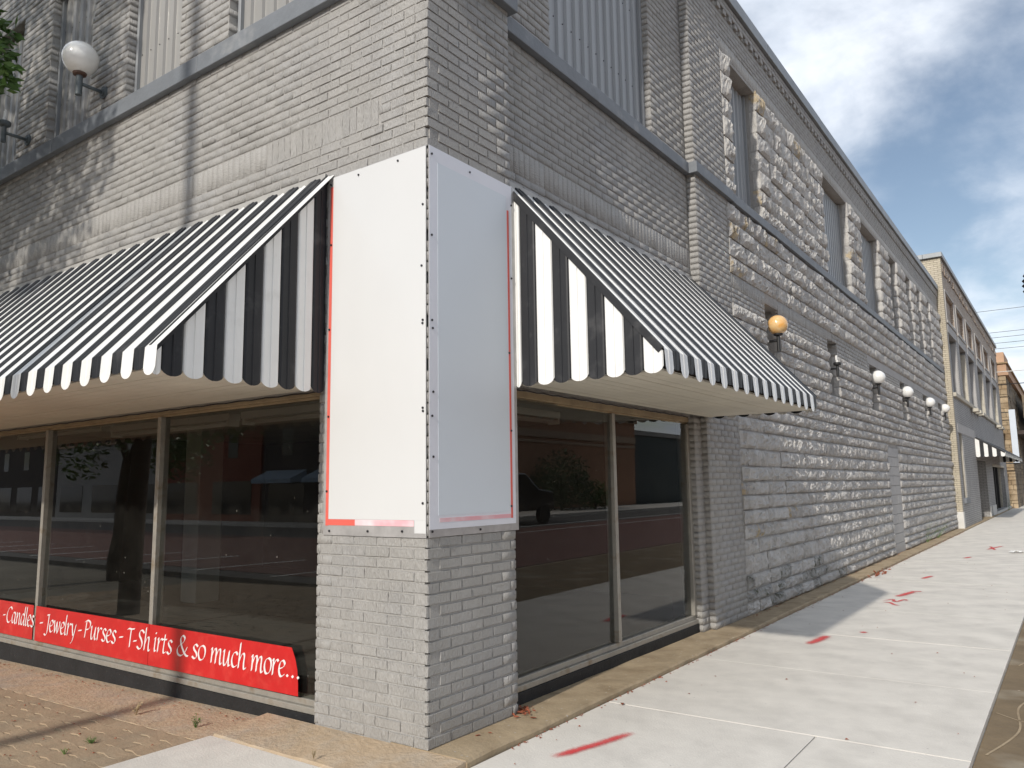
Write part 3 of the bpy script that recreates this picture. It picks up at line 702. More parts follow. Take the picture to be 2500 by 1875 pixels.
# --- parapet: dentils and metal coping
y = 4.62
while y < 25.1:
    wboxo('dentil', m_brick_obj, bld, SIDE, y, y+.105, 7.545, 7.612, -.06, .03, bevel=.004); y += .211
for a in np.arange(4.44, 25.15, 2.96):
    b = min(a+2.955, 25.18)
    wboxo('coping', m_coping, bld, SIDE, a, b, 7.765, 7.94, -.34, .075+R.uniform(-.003, .003), bevel=.008)
wboxo('coping', m_coping, bld, SIDE, .0, 4.43, 7.765, 7.94, -.42, .075, bevel=.008)
wboxo('coping', m_coping, bld, FRONT, XL, -.43, 7.765, 7.94, -.34, .075, bevel=.008)
rb = boxo('roof_vent', m_corr_dark, bld, -.9, -.25, 17.6, 18.5, 7.6, 8.42, bevel=.01)
boxo('vent_cap', m_flash, rb, -.96, -.19, 17.5, 17.62, 7.9, 8.50, bevel=.01)
# small ring plate and pipe stubs on the wall
for (yy, zz) in ((8.0, 4.33),): ob('wall_anchor', MB().tube((0, 0, 0), (.045, 0, 0), .06, seg=16).tube((.045, 0, 0), (.06, 0, 0), .03, seg=10).me('anchor'), m_lintel, bld, (.05, yy, zz))

# --- shop windows
def shop_front(pl, u0, u1, zf0, zf1, mull, jamb, glass_n, face_n, tilt=0):
    t = thing('shop_window', '', 'window', W3(pl, (u0+u1)/2, zf0, face_n))
    wboxo('bottom_rail', m_frame, t, pl, u0, u1, zf0, zf0+.042, face_n-.11, face_n+.012, bevel=.004)
    wboxo('bottom_stop', m_frame, t, pl, u0, u1, zf0+.0422, zf0+.085, face_n-.11, face_n-.012, bevel=.004)
    wboxo('top_rail', m_frame_b, t, pl, u0, u1, zf1-.055, zf1, face_n-.11, face_n, bevel=.004)
    wboxo('top_stop', m_frame_b, t, pl, u0, u1, zf1-.075, zf1-.0552, face_n-.11, face_n-.02, bevel=.003)
    for a, b in jamb: wboxo('jamb', m_frame, t, pl, a, b, zf0+.0852, zf1-.0752, face_n-.10, face_n+.002, bevel=.004)
    for a in mull: wboxo('mullion', m_frame, t, pl, a-.026, a+.026, zf0+.0852, zf1-.0752, face_n-.085, face_n+.004, bevel=.004)
    edges = [u0]+list(mull)+[u1]
    for k, (a, b) in enumerate(zip(edges[:-1], edges[1:])):
        zm = (zf0+zf1)/2; hz = (zf1-zf0)/2-.06; hw = (b-a)/2-.012
        rz = (R.uniform(-.004, .004)); V = []
        me = MB().quad(*[( (su*hw, 0, sz*hz) if pl[0] == 'f' else (0, su*hw, sz*hz)) for su, sz in ((-1, -1), (1, -1), (1, 1), (-1, 1))]).me('pane')
        o = ob('pane', me, m_glass, t, W3(pl, (a+b)/2, zm, glass_n))
        o.rotation_euler = (tilt, 0, rz) if pl[0] == 'f' else (0, tilt, rz)
    return t
sw = shop_front(PS(-.12), 1.0, 4.302, .085, 2.225, [2.61], [(1.0, 1.035), (4.24, 4.30)], -.03, 0, tilt=rad(.55))
sw['label'] = 'two pane shop window on the side street under the side awning'
fwn = shop_front(PF(.09), XL+.3, -1.0, .02, 2.225, [-9.25, -7.22, -5.19, -3.137], [(-1.055, -1.0)], -.035, 0, tilt=-rad(.35))
fwn['label'] = 'long shop window with a red banner along the front under the left awning'
wboxo('black_plinth', m_plinth, bld, PS(-.10), .91, 4.306, -.2, .083, -.2, 0, bevel=.004)
mb = MB()
xs = np.linspace(XL+.3, -.985, 40)
mb.box(XL+.3, -.987, .065, .4, -.4, .018)
ob('black_plinth', mb.me('plinth'), m_plinth, bld)
wboxo('corner_return', m_mortar, bld, PF(.0), -.995, -.90, -.2, 2.2, -.34, -.32)

# --- the empty shop behind the glass
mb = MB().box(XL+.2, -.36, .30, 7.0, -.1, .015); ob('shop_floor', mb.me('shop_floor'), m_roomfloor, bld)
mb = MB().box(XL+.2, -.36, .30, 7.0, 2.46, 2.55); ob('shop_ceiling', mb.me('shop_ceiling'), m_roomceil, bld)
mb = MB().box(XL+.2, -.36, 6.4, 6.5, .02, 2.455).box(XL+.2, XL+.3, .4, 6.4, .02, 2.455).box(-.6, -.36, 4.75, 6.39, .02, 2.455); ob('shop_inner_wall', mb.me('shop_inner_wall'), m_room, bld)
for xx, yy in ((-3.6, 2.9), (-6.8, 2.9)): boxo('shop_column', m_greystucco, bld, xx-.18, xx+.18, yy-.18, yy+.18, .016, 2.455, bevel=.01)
def tube_light(x0, x1, y, z, label, alongx=True):
    t = thing('fluorescent_fixture', label, 'light fitting', ((x0+x1)/2 if alongx else y, y if alongx else (x0+x1)/2, z))
    if alongx:
        boxo('housing', m_fix, t, x0, x1, y-.07, y+.07, z+.03, z+.10, bevel=.006)
        for q in (-.04, .04): ob('tube', MB().tube((x0+.04, y+q, z), (x1-.04, y+q, z), .019, seg=10).me('tube', True), m_fix, t)
        for q in (x0+.03, x1-.03): boxo('end_cap', m_fix, t, q-.018, q+.018, y-.065, y+.065, z-.03, z+.03, bevel=.004)
    else:
        boxo('housing', m_fix, t, y-.07, y+.07, x0, x1, z+.03, z+.10, bevel=.006)
        for q in (-.04, .04): ob('tube', MB().tube((y+q, x0+.04, z), (y+q, x1-.04, z), .019, seg=10).me('tube', True), m_fix, t)
        for q in (x0+.03, x1-.03): boxo('end_cap', m_fix, t, y-.065, y+.065, q-.018, q+.018, z-.03, z+.03, bevel=.004)
tube_light(-3.55, -1.15, 1.25, 2.2, 'unlit fluorescent tube fixture inside the right front pane')
tube_light(-6.1, -3.75, 1.25, 2.2, 'unlit fluorescent tube fixture inside the middle front pane')
tube_light(-8.6, -6.3, 1.25, 2.29, 'unlit fluorescent tube fixture inside the leftmost front pane')
tube_light(1.15, 3.5, -1.3, 2.2, 'unlit fluorescent tube fixture inside the side window', False)

# ------------------------------------------------------------------ striped metal awnings
def awning(label, rotz, base, u0, u1, n0, nf, zt, zf, zb, ends, end_strips, sof_z, first_white=True, pitch=.24, group=None, soff=True):
    t = thing('awning', label, 'awning', base, rotz=rotz, group=group)
    PW[t.name] = Vector((0, 0, 0))            # children are given in the awning's own frame
    dn, dz = nf-n0, zf-zt; ln = math.hypot(dn, dz); ns = (-dz/ln, dn/ln); mt = Vector((ns[0]+1, ns[1])).normalized()/max(.3, Vector((ns[0]+1, ns[1])).normalized().x)
    ww, bwid = pitch*.49, pitch*.51
    def slat(prof, wdt, sc, drop, fwd):
        V = []; F = []; k = len(prof)
        for uu, lf in prof:
            tt = 2*uu/wdt-1; s = sc*math.sqrt(max(0, 1-tt*tt))
            V += [(uu, -(n0+lf*ns[0]), zt+lf*ns[1]), (uu, -(nf+lf*mt.x*.5+fwd*.5), zf+lf*mt.y), (uu, -(nf+lf*.4+fwd), zb+drop-s)]
        for i in range(k-1):
            a, b = 3*i, 3*i+3
            F += [(a, a+1, b+1, b), (a+1, a+2, b+2, b+1)]
        m = me_new('slat', V, F); return m
    wp = [(-.003, -.002), (.006, 0), (.016, .0), (.03, .0), (ww*.40, .0), (ww*.44, .006), (ww*.56, .006), (ww*.60, .0), (ww-.03, .0), (ww-.016, .0), (ww-.006, 0), (ww+.003, -.002)]
    bh = .0125*pitch/.24
    bp = [(0, -.002), (.004, bh*.75), (.014, bh), (.03, bh), (bwid*.40, bh), (bwid*.44, bh+.004), (bwid*.56, bh+.004), (bwid*.60, bh), (bwid-.03, bh), (bwid-.014, bh), (bwid-.004, bh*.75), (bwid, -.002)]
    mw = slat(wp, ww, .046, -.004, .012); mbk = slat(bp, bwid, .022, .012, 0)
    u = u0; white = first_white
    while u < u1-.02:
        ob('slat', mw if white else mbk, m_aw_w if white else m_aw_b, t, (u, 0, 0)); u += ww if white else bwid; white = not white
    # end panels of upright strips under the slope
    for ue, sgn in ends:
        a = 0.0+max(n0, 0)*0
        pos = 0.0; cuts = [0.0]
        for wd in end_strips: cuts.append(cuts[-1]+wd)
        sc_ = nf/cuts[-1]
        for i, (p, q) in enumerate(zip(cuts[:-1], cuts[1:])):
            p *= sc_; q *= sc_; wd = q-p; prof = [(0, 0), (.05, .010), (.12, .013), (.22, .013), (.34, .013), (.44, .013), (.47, .019), (.53, .019), (.56, .013), (.66, .013), (.78, .013), (.88, .013), (.95, .010), (1, 0)]
            V = []; F = []
            for tt, lf in prof:
                n = p+tt*wd; top = zt+dz*(n-n0)/dn-.012
                s = .045*math.sqrt(max(0, 1-(2*tt-1)**2)); V += [(ue+sgn*lf, -n, zb+.002-s), (ue+sgn*lf, -n, max(top, zb+.01))]
            for k in range(len(prof)-1): F.append((2*k, 2*k+2, 2*k+3, 2*k+1))
            isw = (i % 2 == 0) if first_white else (i % 2 == 1)
            ob('end_strip', me_new('end_strip', V, F), m_aw_w if isw else m_aw_b, t)
        # black folded trim along the raking edge
        mbt = MB(); k = .022; A = (n0, zt); B = (nf, zf)
        for s0, s1, lo, hi in ((min(0, sgn*k), max(0, sgn*k), -.035, .012),):
            mbt.v += [(ue+sx, -(pp[0]+lf*ns[0]), pp[1]+lf*ns[1]) for pp in (A, B) for sx, lf in ((s0, lo), (s1, lo), (s1, hi), (s0, hi))]
            mbt.f += [(0, 1, 2, 3), (4, 7, 6, 5), (0, 4, 5, 1), (1, 5, 6, 2), (2, 6, 7, 3), (3, 7, 4, 0)]
        ob('edge_trim', mbt.me('edge_trim'), m_aw_b, t)
    ob('flashing', MB().box(u0-.01, u1+.01, -(n0+.018), -(n0-.02), zt-.030, zt+.026).me('flashing'), m_flash, t, bevel=.004)
    if soff:
        k = int((nf-.02-.02)/.098); wd = (nf-.03-.0)/k
        for i in range(k):
            ob('soffit_board', MB().box(u0+.03, u1-.03, -(.005+(i+1)*wd)+.0025, -(.005+i*wd)-.0025, sof_z, sof_z+.014).me('board'), m_soffit, t, (0, 0, R.uniform(-.001, .001)))
        ob('soffit_backing', MB().box(u0+.03, u1-.03, -nf+.03, -.005, sof_z+.016, sof_z+.03).me('backing'), m_room, t)
    return t
side_aw = awning('black and white striped metal awning over the side street window', math.pi/2, (0, 0, 0), .965, 4.56, -.1, 1.135, 3.775, 2.365, 2.255,
                 [(.955, -1), (4.57, 1)], [.045]+[.132]*8, 2.232, True)
front_aw = awning('long black and white striped metal awning over the front shop window', 0, (0, 0, 0), -10.0, -.965, 0, 1.245, 3.715, 2.32, 2.205,
                  [(-.955, 1), (-10.01, -1)], [.105]+[.126]*8+[.06], 2.20, False)

# loose cable stapled along the heads of both shop windows
def cable(name, pts, r, m, parent):
    mb = MB()
    for a, b in zip(pts[:-1], pts[1:]): mb.tube(a, b, r, seg=6, caps=False)
    return ob(name, mb.me(name, True), m, parent)
pts = [(-.095+.012*(i % 2), 1.0+i*.11, 2.222-.008*(i % 2)) for i in range(30)]
cable('cable', pts, .005, m_iron, bld)
pts = [(-1.02-i*.16, .055-.012*(i % 2), 2.195-.008*(i % 2)) for i in range(54)]
cable('cable', pts, .005, m_iron, bld)

# ------------------------------------------------------------------ blank sign sheets on the corner pier
s1 = thing('sign_panel', 'blank white sign sheet with a red left edge on the corner pier', 'sign', (-.46, -.02, 1.215))
wboxo('backing_sheet', m_alu, s1, FRONT, -.925, -.006, 1.213, 3.69, .003, .0075)
wboxo('white_face', m_sign_w, s1, FRONT, -.872, -.008, 1.318, 3.686, .0075, .0088)
wboxo('white_face', m_sign_w, s1, FRONT, -.100, -.008, 1.24, 1.3175, .0075, .00875)
wboxo('white_face', m_sign_w, s1, FRONT, -.872, -.60, 3.56, 3.688, .0089, .00895)
wboxo('red_tape', m_tape, s1, FRONT, -.900, -.8725, 1.275, 3.62, .0075, .0093)
wboxo('red_tape', m_tape, s1, FRONT, -.872, -.62, 1.278, 1.3165, .0075, .0093)
wboxo('pink_tape', m_tape_p, s1, FRONT, -.6195, -.105, 1.280, 1.3165, .0075, .0092)
s2 = thing('sign_panel', 'blank pale grey sign sheet with a lavender border round the corner', 'sign', (.02, .46, 1.215))
wboxo('backing_sheet', m_alu, s2, SIDE, .005, .938, 1.215, 3.695, .003, .0075)
wboxo('border_face', m_sign_l, s2, SIDE, .007, .905, 1.262, 3.693, .0075, .0088)
wboxo('grey_field', m_sign_g, s2, SIDE, .088, .838, 1.345, 3.60, .0088, .0098)
wboxo('red_tape', m_tape, s2, SIDE, .846, .868, 1.30, 3.50, .0088, .0099)
wboxo('pink_tape', m_tape_p, s2, SIDE, .10, .8455, 1.302, 1.328, .0088, .0097)
scr = MB().tube((0, 0, 0), (0, -.006, 0), .0075, seg=8).me('screw')
for pl, par, spots in ((FRONT, s1, [(-.895, 3.64), (-.62, 3.645), (-.25, 3.648), (-.885, 3.2), (-.89, 2.6), (-.885, 2.0), (-.89, 1.5), (-.03, 3.3), (-.03, 2.55), (-.032, 2.53), (-.03, 2.0), (-.028, 1.98), (-.03, 1.42), (-.5, 1.245), (-.2, 1.25), (-.86, 1.24), (-.04, 2.9)]),
                       (SIDE, s2, [(.03, 3.64), (.42, 3.645), (.90, 3.55), (.028, 3.1), (.03, 2.55), (.036, 2.5), (.04, 2.1), (.03, 1.95), (.04, 1.7), (.03, 1.25), (.89, 3.0), (.85, 2.45), (.86, 1.9), (.85, 1.38), (.5, 1.24)])):
    for u, z in spots: ob('screw', scr, m_screw, par, W3(pl, u, z, .0088), rot=(0, 0, 0 if pl[0] == 'f' else math.pi/2))

# ------------------------------------------------------------------ red window banner with hand lettering
ban = thing('window_banner', 'red vinyl banner with white italic lettering along the front window', 'banner', (-3.1, .07, .11))
BY = .080
for a, b in ((-10.0, -5.217), (-5.163, -3.1395), (-3.1345, -1.25)):
    if b > -2: poly = [(a, .108), (b, .118), (b-.002, .20), (b-.012, .29), (b-.035, .36), (b-.075, .432), (a, .433)]
    else: poly = [(a, .106), (b, .108), (b, .433), (a, .432)]
    ob('vinyl_sheet', MB().prism(poly, lambda u, v, d: (u, BY-d, v), 0, .002).me('vinyl'), m_banner, ban)
GL = {
 'a': (.86, [[(.64, .86), (.42, 1.0), (.16, .75), (.06, .35), (.14, .05), (.32, .06), (.56, .45), (.68, 1.0)], [(.68, 1.0), (.58, .35), (.60, .06), (.70, .0), (.82, .12)]]),
 'c': (.62, [[(.60, .84), (.45, 1.0), (.2, .85), (.06, .45), (.12, .1), (.3, 0), (.55, .16)]]),
 'd': (.86, [[(.64, .86), (.42, 1.0), (.16, .75), (.06, .35), (.14, .05), (.32, .06), (.58, .5)], [(.80, 1.66), (.68, .9), (.59, .2), (.64, .0), (.80, .12)]]),
 'e': (.62, [[(.08, .46), (.36, .56), (.56, .76), (.5, .95), (.36, 1.0), (.15, .8), (.06, .4), (.14, .08), (.3, 0), (.56, .18)]]),
 'h': (.84, [[(.27, 1.66), (.16, .8), (.06, 0)], [(.12, .4), (.32, .82), (.52, 1.0), (.62, .86), (.56, .4), (.56, .05), (.66, .0), (.78, .12)]]),
 'i': (.36, [[(.04, .86), (.17, 1.0), (.10, .5), (.07, .12), (.14, 0), (.28, .12)], [(.20, 1.36), (.25, 1.30)]]),
 'l': (.36, [[(.27, 1.66), (.14, .8), (.07, .14), (.14, 0), (.28, .12)]]),
 'm': (1.18, [[(.02, .86), (.14, 1.0), (.10, .5), (.04, 0)], [(.09, .4), (.30, .84), (.46, 1.0), (.55, .86), (.50, .4), (.45, 0)], [(.50, .4), (.70, .84), (.87, 1.0), (.96, .86), (.90, .35), (.91, .04), (1.0, .0), (1.1, .12)]]),
 'n': (.80, [[(.02, .86), (.14, 1.0), (.10, .5), (.04, 0)], [(.09, .4), (.30, .84), (.47, 1.0), (.57, .86), (.52, .35), (.53, .04), (.62, 0), (.74, .12)]]),
 'o': (.74, [[(.42, 1), (.16, .82), (.05, .42), (.14, .06), (.32, 0), (.56, .2), (.66, .6), (.60, .9), (.42, 1)]]),
 'r': (.56, [[(.02, .86), (.14, 1.0), (.10, .5), (.04, 0)], [(.10, .5), (.28, .86), (.44, 1.0), (.56, .9)]]),
 's': (.56, [[(.54, .86), (.36, 1.0), (.17, .84), (.22, .62), (.42, .40), (.44, .16), (.26, 0), (.03, .13)]]),
 't': (.44, [[(.26, 1.34), (.14, .6), (.08, .14), (.16, 0), (.36, .12)], [(.0, .96), (.42, 1.0)]]),
 'u': (.82, [[(.04, .86), (.17, 1.0), (.10, .4), (.11, .06), (.24, 0), (.48, .4), (.64, 1.0)], [(.64, 1.0), (.55, .3), (.58, .0), (.76, .12)]]),
 'w': (1.0, [[(.03, .88), (.15, 1.0), (.15, .5), (.2, 0)], [(.2, 0), (.38, .5), (.52, .96)], [(.52, .96), (.53, .4), (.57, 0)], [(.57, 0), (.78, .4), (.90, .8), (.88, 1.0)]]),
 'y': (.72, [[(.03, .88), (.16, 1.0), (.20, .5), (.29, .05)], [(.68, 1.0), (.48, .35), (.22, -.38), (-.02, -.60)]]),
 'C': (.98, [[(.98, 1.22), (.78, 1.42), (.42, 1.25), (.14, .82), (.08, .36), (.24, .05), (.5, 0), (.80, .22)]]),
 'J': (.66, [[(.30, 1.38), (.66, 1.42)], [(.56, 1.40), (.46, .6), (.34, -.1), (.14, -.36), (-.08, -.26)]]),
 'P': (.80, [[(.32, 1.40), (.20, .7), (.08, 0)], [(.10, 1.26), (.40, 1.42), (.72, 1.32), (.76, 1.02), (.54, .74), (.24, .66)]]),
 'T': (.82, [[(.04, 1.26), (.24, 1.38), (.60, 1.37), (.95, 1.43)], [(.54, 1.38), (.44, .7), (.36, 0)]]),
 'S': (.84, [[(.86, 1.24), (.62, 1.42), (.34, 1.30), (.30, 1.0), (.52, .74), (.64, .44), (.52, .1), (.28, 0), (.02, .16)]]),
 '&': (1.12, [[(1.05, .04), (.80, .12), (.46, .70), (.38, 1.16), (.56, 1.42), (.74, 1.26), (.62, .96), (.30, .70), (.10, .40), (.18, .06), (.46, .0), (.78, .28), (.96, .66)]]),
 '-': (.46, [[(.03, .50), (.42, .57)]]), '.': (.44, [[(.10, .10), (.20, .0)]]), "'": (.3, [[(.2, 1.5), (.12, 1.1)]]),
}
def smooth_pts(P, k=6):
    if len(P) < 3: return P
    out = []
    Q = [P[0]]+list(P)+[P[-1]]
    for i in range(1, len(Q)-2):
        for s in range(k):
            t = s/k; p0, p1, p2, p3 = Q[i-1], Q[i], Q[i+1], Q[i+2]
            out.append(tuple(.5*(2*p1[a]+(p2[a]-p0[a])*t+(2*p0[a]-5*p1[a]+4*p2[a]-p3[a])*t*t+(3*p1[a]-p0[a]-3*p2[a]+p3[a])*t**3) for a in (0, 1)))
    out.append(P[-1]); return out
XH = .108
def write(word, xa, xb, zb):
    tot = sum(GL[c][0] for c in word); pen = 0; mb = MB(); lay_ = 0
    sx = (xb-xa)/tot; nib = (.098*math.cos(rad(38)), .098*math.sin(rad(38))); th = (-.020*math.sin(rad(38)), .020*math.cos(rad(38)))
    for ch in word:
        adv, strokes = GL[ch]
        for s in strokes:
            P = smooth_pts(s)
            for (ax, ay), (bx, by) in zip(P[:-1], P[1:]):
                for vx, vy in (nib, th):
                    lay_ += 1; yy = BY-.0028-lay_*.000004
                    mb.quad(*[(xa+(pen+px+qx*XH/sx)*sx, yy, zb+(py+qy)*XH) for px, py, qx, qy in ((ax, ay, -vx, -vy), (bx, by, -vx, -vy), (bx, by, vx, vy), (ax, ay, vx, vy))])
        pen += adv
    ob('lettering', me_new('lettering', mb.v, mb.f), m_letter, ban)
for wd, xa, xb, zb in (("'", -6.03, -5.99, .24), ('-', -5.885, -5.825, .235), ('Candles', -5.80, -5.185, .228), ('-', -5.07, -5.0, .225), ('Jewelry', -4.96, -4.345, .216), ('-', -4.315, -4.245, .222), ('Purses', -4.205, -3.645, .226),
                       ('-', -3.60, -3.53, .232), ('T-Sh', -3.475, -3.10, .222), ('irts', -3.055, -2.785, .228), ('&', -2.73, -2.555, .235), ('so', -2.515, -2.325, .232), ('much', -2.265, -1.82, .228), ('more', -1.77, -1.385, .228), ('...', -1.385, -1.215, .235)):
    write(wd, xa, xb, zb)

# ------------------------------------------------------------------ globe wall lamps
def sphere(r, sq=1.0, seg=28, rings=18, neck=.3):
    return MB().lathe([(max(.0005, r*math.sin(math.pi*i/rings)), -r*sq*math.cos(math.pi*i/rings)) for i in range(rings+1)], seg=seg).me('globe', True)
def wall_lamp(label, loc, rotz, arm, gr, gmat, iron, collar, stem, gh, group=None, plate=True, bare=False, stem_r=.024):
    """loc = where the arm meets the wall; local -y points away from the wall"""
    t = thing('wall_lamp', label, 'wall lamp', loc, group=group, rotz=rotz); PW[t.name] = Vector((0, 0, 0))
    ob('arm', MB().tube((0, 0, 0), (0, -arm, 0), .017, seg=12).me('arm', True), iron, t)
    ob('stem', MB().tube((0, -arm, -stem), (0, -arm, gh-gr*.93), stem_r, seg=16).me('stem'), iron, t)
    zc = gh-gr*.93
    ob('collar', MB().lathe([(.02, -.03), (.058, -.018), (.062, .0), (.062, .022), (.05, .03), (.02, .03)], (0, -arm, zc), 20).me('collar'), collar, t)
    if plate: ob('wall_plate', MB().tube((0, .005, 0), (0, -.016, 0), .062, seg=20).tube((0, -.016, 0), (0, -.03, 0), .035, seg=16).me('plate'), iron, t)
    if bare:
        ob('bulb', MB().tube((0, -arm, zc+.02), (0, -arm, zc+.07), .02, seg=12).tube((-.016, -arm, zc+.07), (-.016, -arm, zc+.15), .010, seg=8).tube((.016, -arm, zc+.07), (.016, -arm, zc+.155), .010, seg=8).tube((0, -arm+.016, zc+.07), (0, -arm+.016, zc+.15), .010, seg=8).me('bulb'), m_bulb, t)
    else: ob('globe', sphere(gr), gmat, t, (0, -arm, gh))
    return t
wall_lamp('white globe lamp on a grey arm between the front upper windows', (-4.24, 0, 5.415), 0, .24, .162, m_globe, m_iron_g, m_rust, .12, .25, stem_r=.03)
wall_lamp('grey lamp arm with a bare bulb near the leaves on the front', (-5.88, 0, 5.39), 0, .245, .148, m_globe, m_iron_g, m_iron_g, .11, .235, bare=True)
HP = math.pi/2
GRP = 'globe lamps along the stone side wall'
wall_lamp('amber globe lamp beside the slot nearest the side awning', (-.18, 6.99, 3.425), HP, .27, .135, m_globe_a, m_iron, m_iron, .15, .215, GRP, plate=False)
wall_lamp('black lamp bracket without its globe by the second slot', (-.18, 10.38, 3.44), HP, .24, .135, m_globe, m_iron, m_iron, .14, .20, GRP, plate=False, bare=True)
l3 = wall_lamp('white globe lamp nearest to the bracket without a globe', (-.18, 13.83, 3.44), HP, .245, .142, m_globe, m_iron, m_iron, .15, .215, GRP, plate=False)
for yy, zz, lb in ((17.31, 3.45, 'second of the four white globe lamps from the awning'), (21.0, 3.49, 'third of the four white globe lamps from the awning'), (24.2, 3.555, 'last white globe lamp, next to the lighter neighbouring building')):
    copy_tree(l3, (-.18, yy, zz), lb)

# ------------------------------------------------------------------ the neighbouring brick building
b2 = thing('brick_building', 'taller grey and tan brick building with six tall upper windows', 'building', (.2, 36, 0))
Q = .937
def qy(y): return Q*(y+3.555)-3.555
def qz(z): return 1.506+Q*(z-1.506)
P2 = PS(.2); B2E = 47.6; B2T = 9.05
b2w = [(qy(a), qy(b), qz(4.60), qz(6.74)) for a, b in ((27.68, 29.82), (30.79, 33.0), (33.98, 36.3), (37.77, 40.4), (41.9, 44.55), (45.94, 48.6))]
b2p = [(qy(a), qy(b), qz(7.26), qz(8.16)) for a, b in ((27.57, 29.85), (30.7, 33.0), (34.1, 36.4), (37.9, 40.4), (41.87, 44.5), (46.2, 49.0))]
small = (qy(28.02), qy(29.1), qz(.9), qz(3.2)); door = (qy(33.6), qy(37.5), -.1, qz(2.36)); gdoor = (qy(41.0), qy(48.6), .1, qz(2.3))
mb = MB(); slab(mb, P2, 25.22, B2E, -.2, qz(7.0), b2w+[small, door, gdoor], -.35, 0); ob('wall', mb.me('wall'), m_b2, b2)
mb = MB(); slab(mb, P2, 25.22, B2E, qz(7.0), B2T-.16, b2p, -.35, 0); ob('upper_wall', mb.me('upper_wall'), m_b2tan, b2)
mb = MB().box(-9, .2-.34, 25.21, 25.5, -.2, B2T-.17).box(-9, -.2, 25.5, B2E, 8.4, 8.5).box(-9, -.2, B2E-.3, B2E, -.2, 8.4); ob('party_wall', mb.me('party_wall'), m_b2pale, b2)
mb = MB().box(-.139, .205, 25.20, 25.219, -.2, B2T-.17).box(.12, .2055, 25.2195, 25.42, .5, B2T-.17); ob('corner_pier', mb.me('corner_pier'), m_b2pale, b2)
boxo('pier_base', m_white, b2, .0, .222, 25.18, 25.50, -.1, .52, bevel=.01)
for a in np.arange(25.1, B2E, 3.76): boxo('coping', m_coping, b2, -.3, .27, a, min(a+3.75, B2E+.05), B2T-.158, B2T, bevel=.01)
boxo('coping', m_coping, b2, -2.4, -.301, 25.1, 25.55, B2T-.158, B2T, bevel=.01)
# ragged corbelled course under the coping
for a in np.arange(25.4, B2E-.4, .34):
    boxo('corbel_brick', m_b2tan, b2, .195, .2+R.uniform(.02, .05), a, a+R.uniform(.14, .28), B2T-.62+R.uniform(-.05, .03), B2T-.40+R.uniform(-.05, .05))
for k, h in enumerate(b2w):
    wn = wboxo('window', m_room, b2, P2, h[0]-.02, h[1]+.02, h[2]-.02, h[3]+.02, -.33, -.26)
    ob('metal_sheet', ribbed(P2, h[0]+.05, h[1]-.05, h[2], h[3]-.09, -.2, .22, .03), m_corr_dark, wn, (0, 0, 0))
    wboxo('window_frame', m_b2cream if k % 2 else m_lintel, wn, P2, h[1]-.06, h[1]-.002, h[2], h[3]-.1, -.2, -.02, bevel=.01)
    wboxo('head', m_lintel, b2, P2, h[0]-.16, h[1]+.16, h[3]+.002, h[3]+.30, -.05, .014, bevel=.01)
for h in b2p:
    pn = wboxo('brick_panel', m_b2tan, b2, P2, h[0]-.01, h[1]+.01, h[2]-.01, h[3]+.01, -.34, -.09)
    for a, b in ((h[0]-.13, h[0]-.004), (h[1]+.004, h[1]+.13)): wboxo('panel_side', m_lintel, pn, P2, a, b, h[2]-.08, h[3]+.04, -.05, .025, bevel=.008)
    wboxo('panel_sill', m_lintel, pn, P2, h[0]-.13, h[1]+.13, h[2]-.18, h[2]-.082, -.05, .045, bevel=.008)
    wboxo('panel_head', m_lintel, pn, P2, h[0]-.13, h[1]+.13, h[3]+.042, h[3]+.11, -.05, .035, bevel=.008)
u = b2w[0][0]-.2
for k, (a, b) in enumerate(((b2w[0][0]-.2, qy(33.3)), (qy(33.3)+.01, qy(39.5)), (qy(39.5)+.01, B2E-.1))): wboxo('sill', m_b2cream, b2, P2, a, b, qz(4.44), qz(4.58), -.05, .09, bevel=.012)
for a in (qy(33.0), qy(34.2), qy(35.4), qy(45.0), qy(46.4)): wboxo('flood_light', m_b2cream, b2, P2, a, a+.55, qz(4.28), qz(4.42), .02, .26, bevel=.02)
wboxo('lintel', m_lintel, b2, P2, small[0]-.2, qy(33.5), small[3]+.003, small[3]+.30, -.05, .012, bevel=.008)
wn = wboxo('window', m_room, b2, P2, small[0]-.02, small[1]+.02, small[2]-.02, small[3]+.02, -.33, -.24); wboxo('window_frame', m_b2cream, wn, P2, small[1]-.14, small[1]-.003, small[2], small[3], -.23, -.02)
wboxo('sill', m_trim, b2, P2, small[0]-.1, small[1]+.1, small[2]-.17, small[2]-.004, -.05, .07, bevel=.01)
wboxo('door_recess', m_greystucco, b2, P2, door[0]-.02, door[1]+.02, -.1, door[3]+.02, -1.2, -1.1); wboxo('door_leaf', m_darkfac, b2, P2, door[0]+.1, door[0]+1.4, -.05, door[3]-.1, -1.09, -1.03, bevel=.01)
wboxo('door_reveal', m_greystucco, b2, P2, door[1], door[1]+.05, -.1, door[3], -1.1, -.352)
for a, b in ((door[1]+.02, door[1]+.5), (door[1]+1.2, gdoor[0]-.1)): wboxo('pier_foot', m_white, b2, P2, a, b, -.1, .42, -.02, .03, bevel=.01)
gd = wboxo('shop_door', m_dglass, b2, P2, gdoor[0]-.02, gdoor[1]+.02, gdoor[2]-.02, gdoor[3]+.02, -.34, -.28)
for k in range(5):
    a = gdoor[0]+(gdoor[1]-gdoor[0])*k/4; wboxo('door_frame', m_b2cream if k in (0, 4) else m_iron, gd, P2, a-.06, a+.06, gdoor[2], gdoor[3], -.28, -.18, bevel=.01)
wboxo('door_head', m_b2cream, gd, P2, gdoor[0], gdoor[1], gdoor[3]-.1, gdoor[3]-.003, -.17, .02, bevel=.01)
wboxo('pier_foot', m_white, b2, P2, gdoor[0]-.05, B2E, -.1, .10, -.02, .05, bevel=.01)
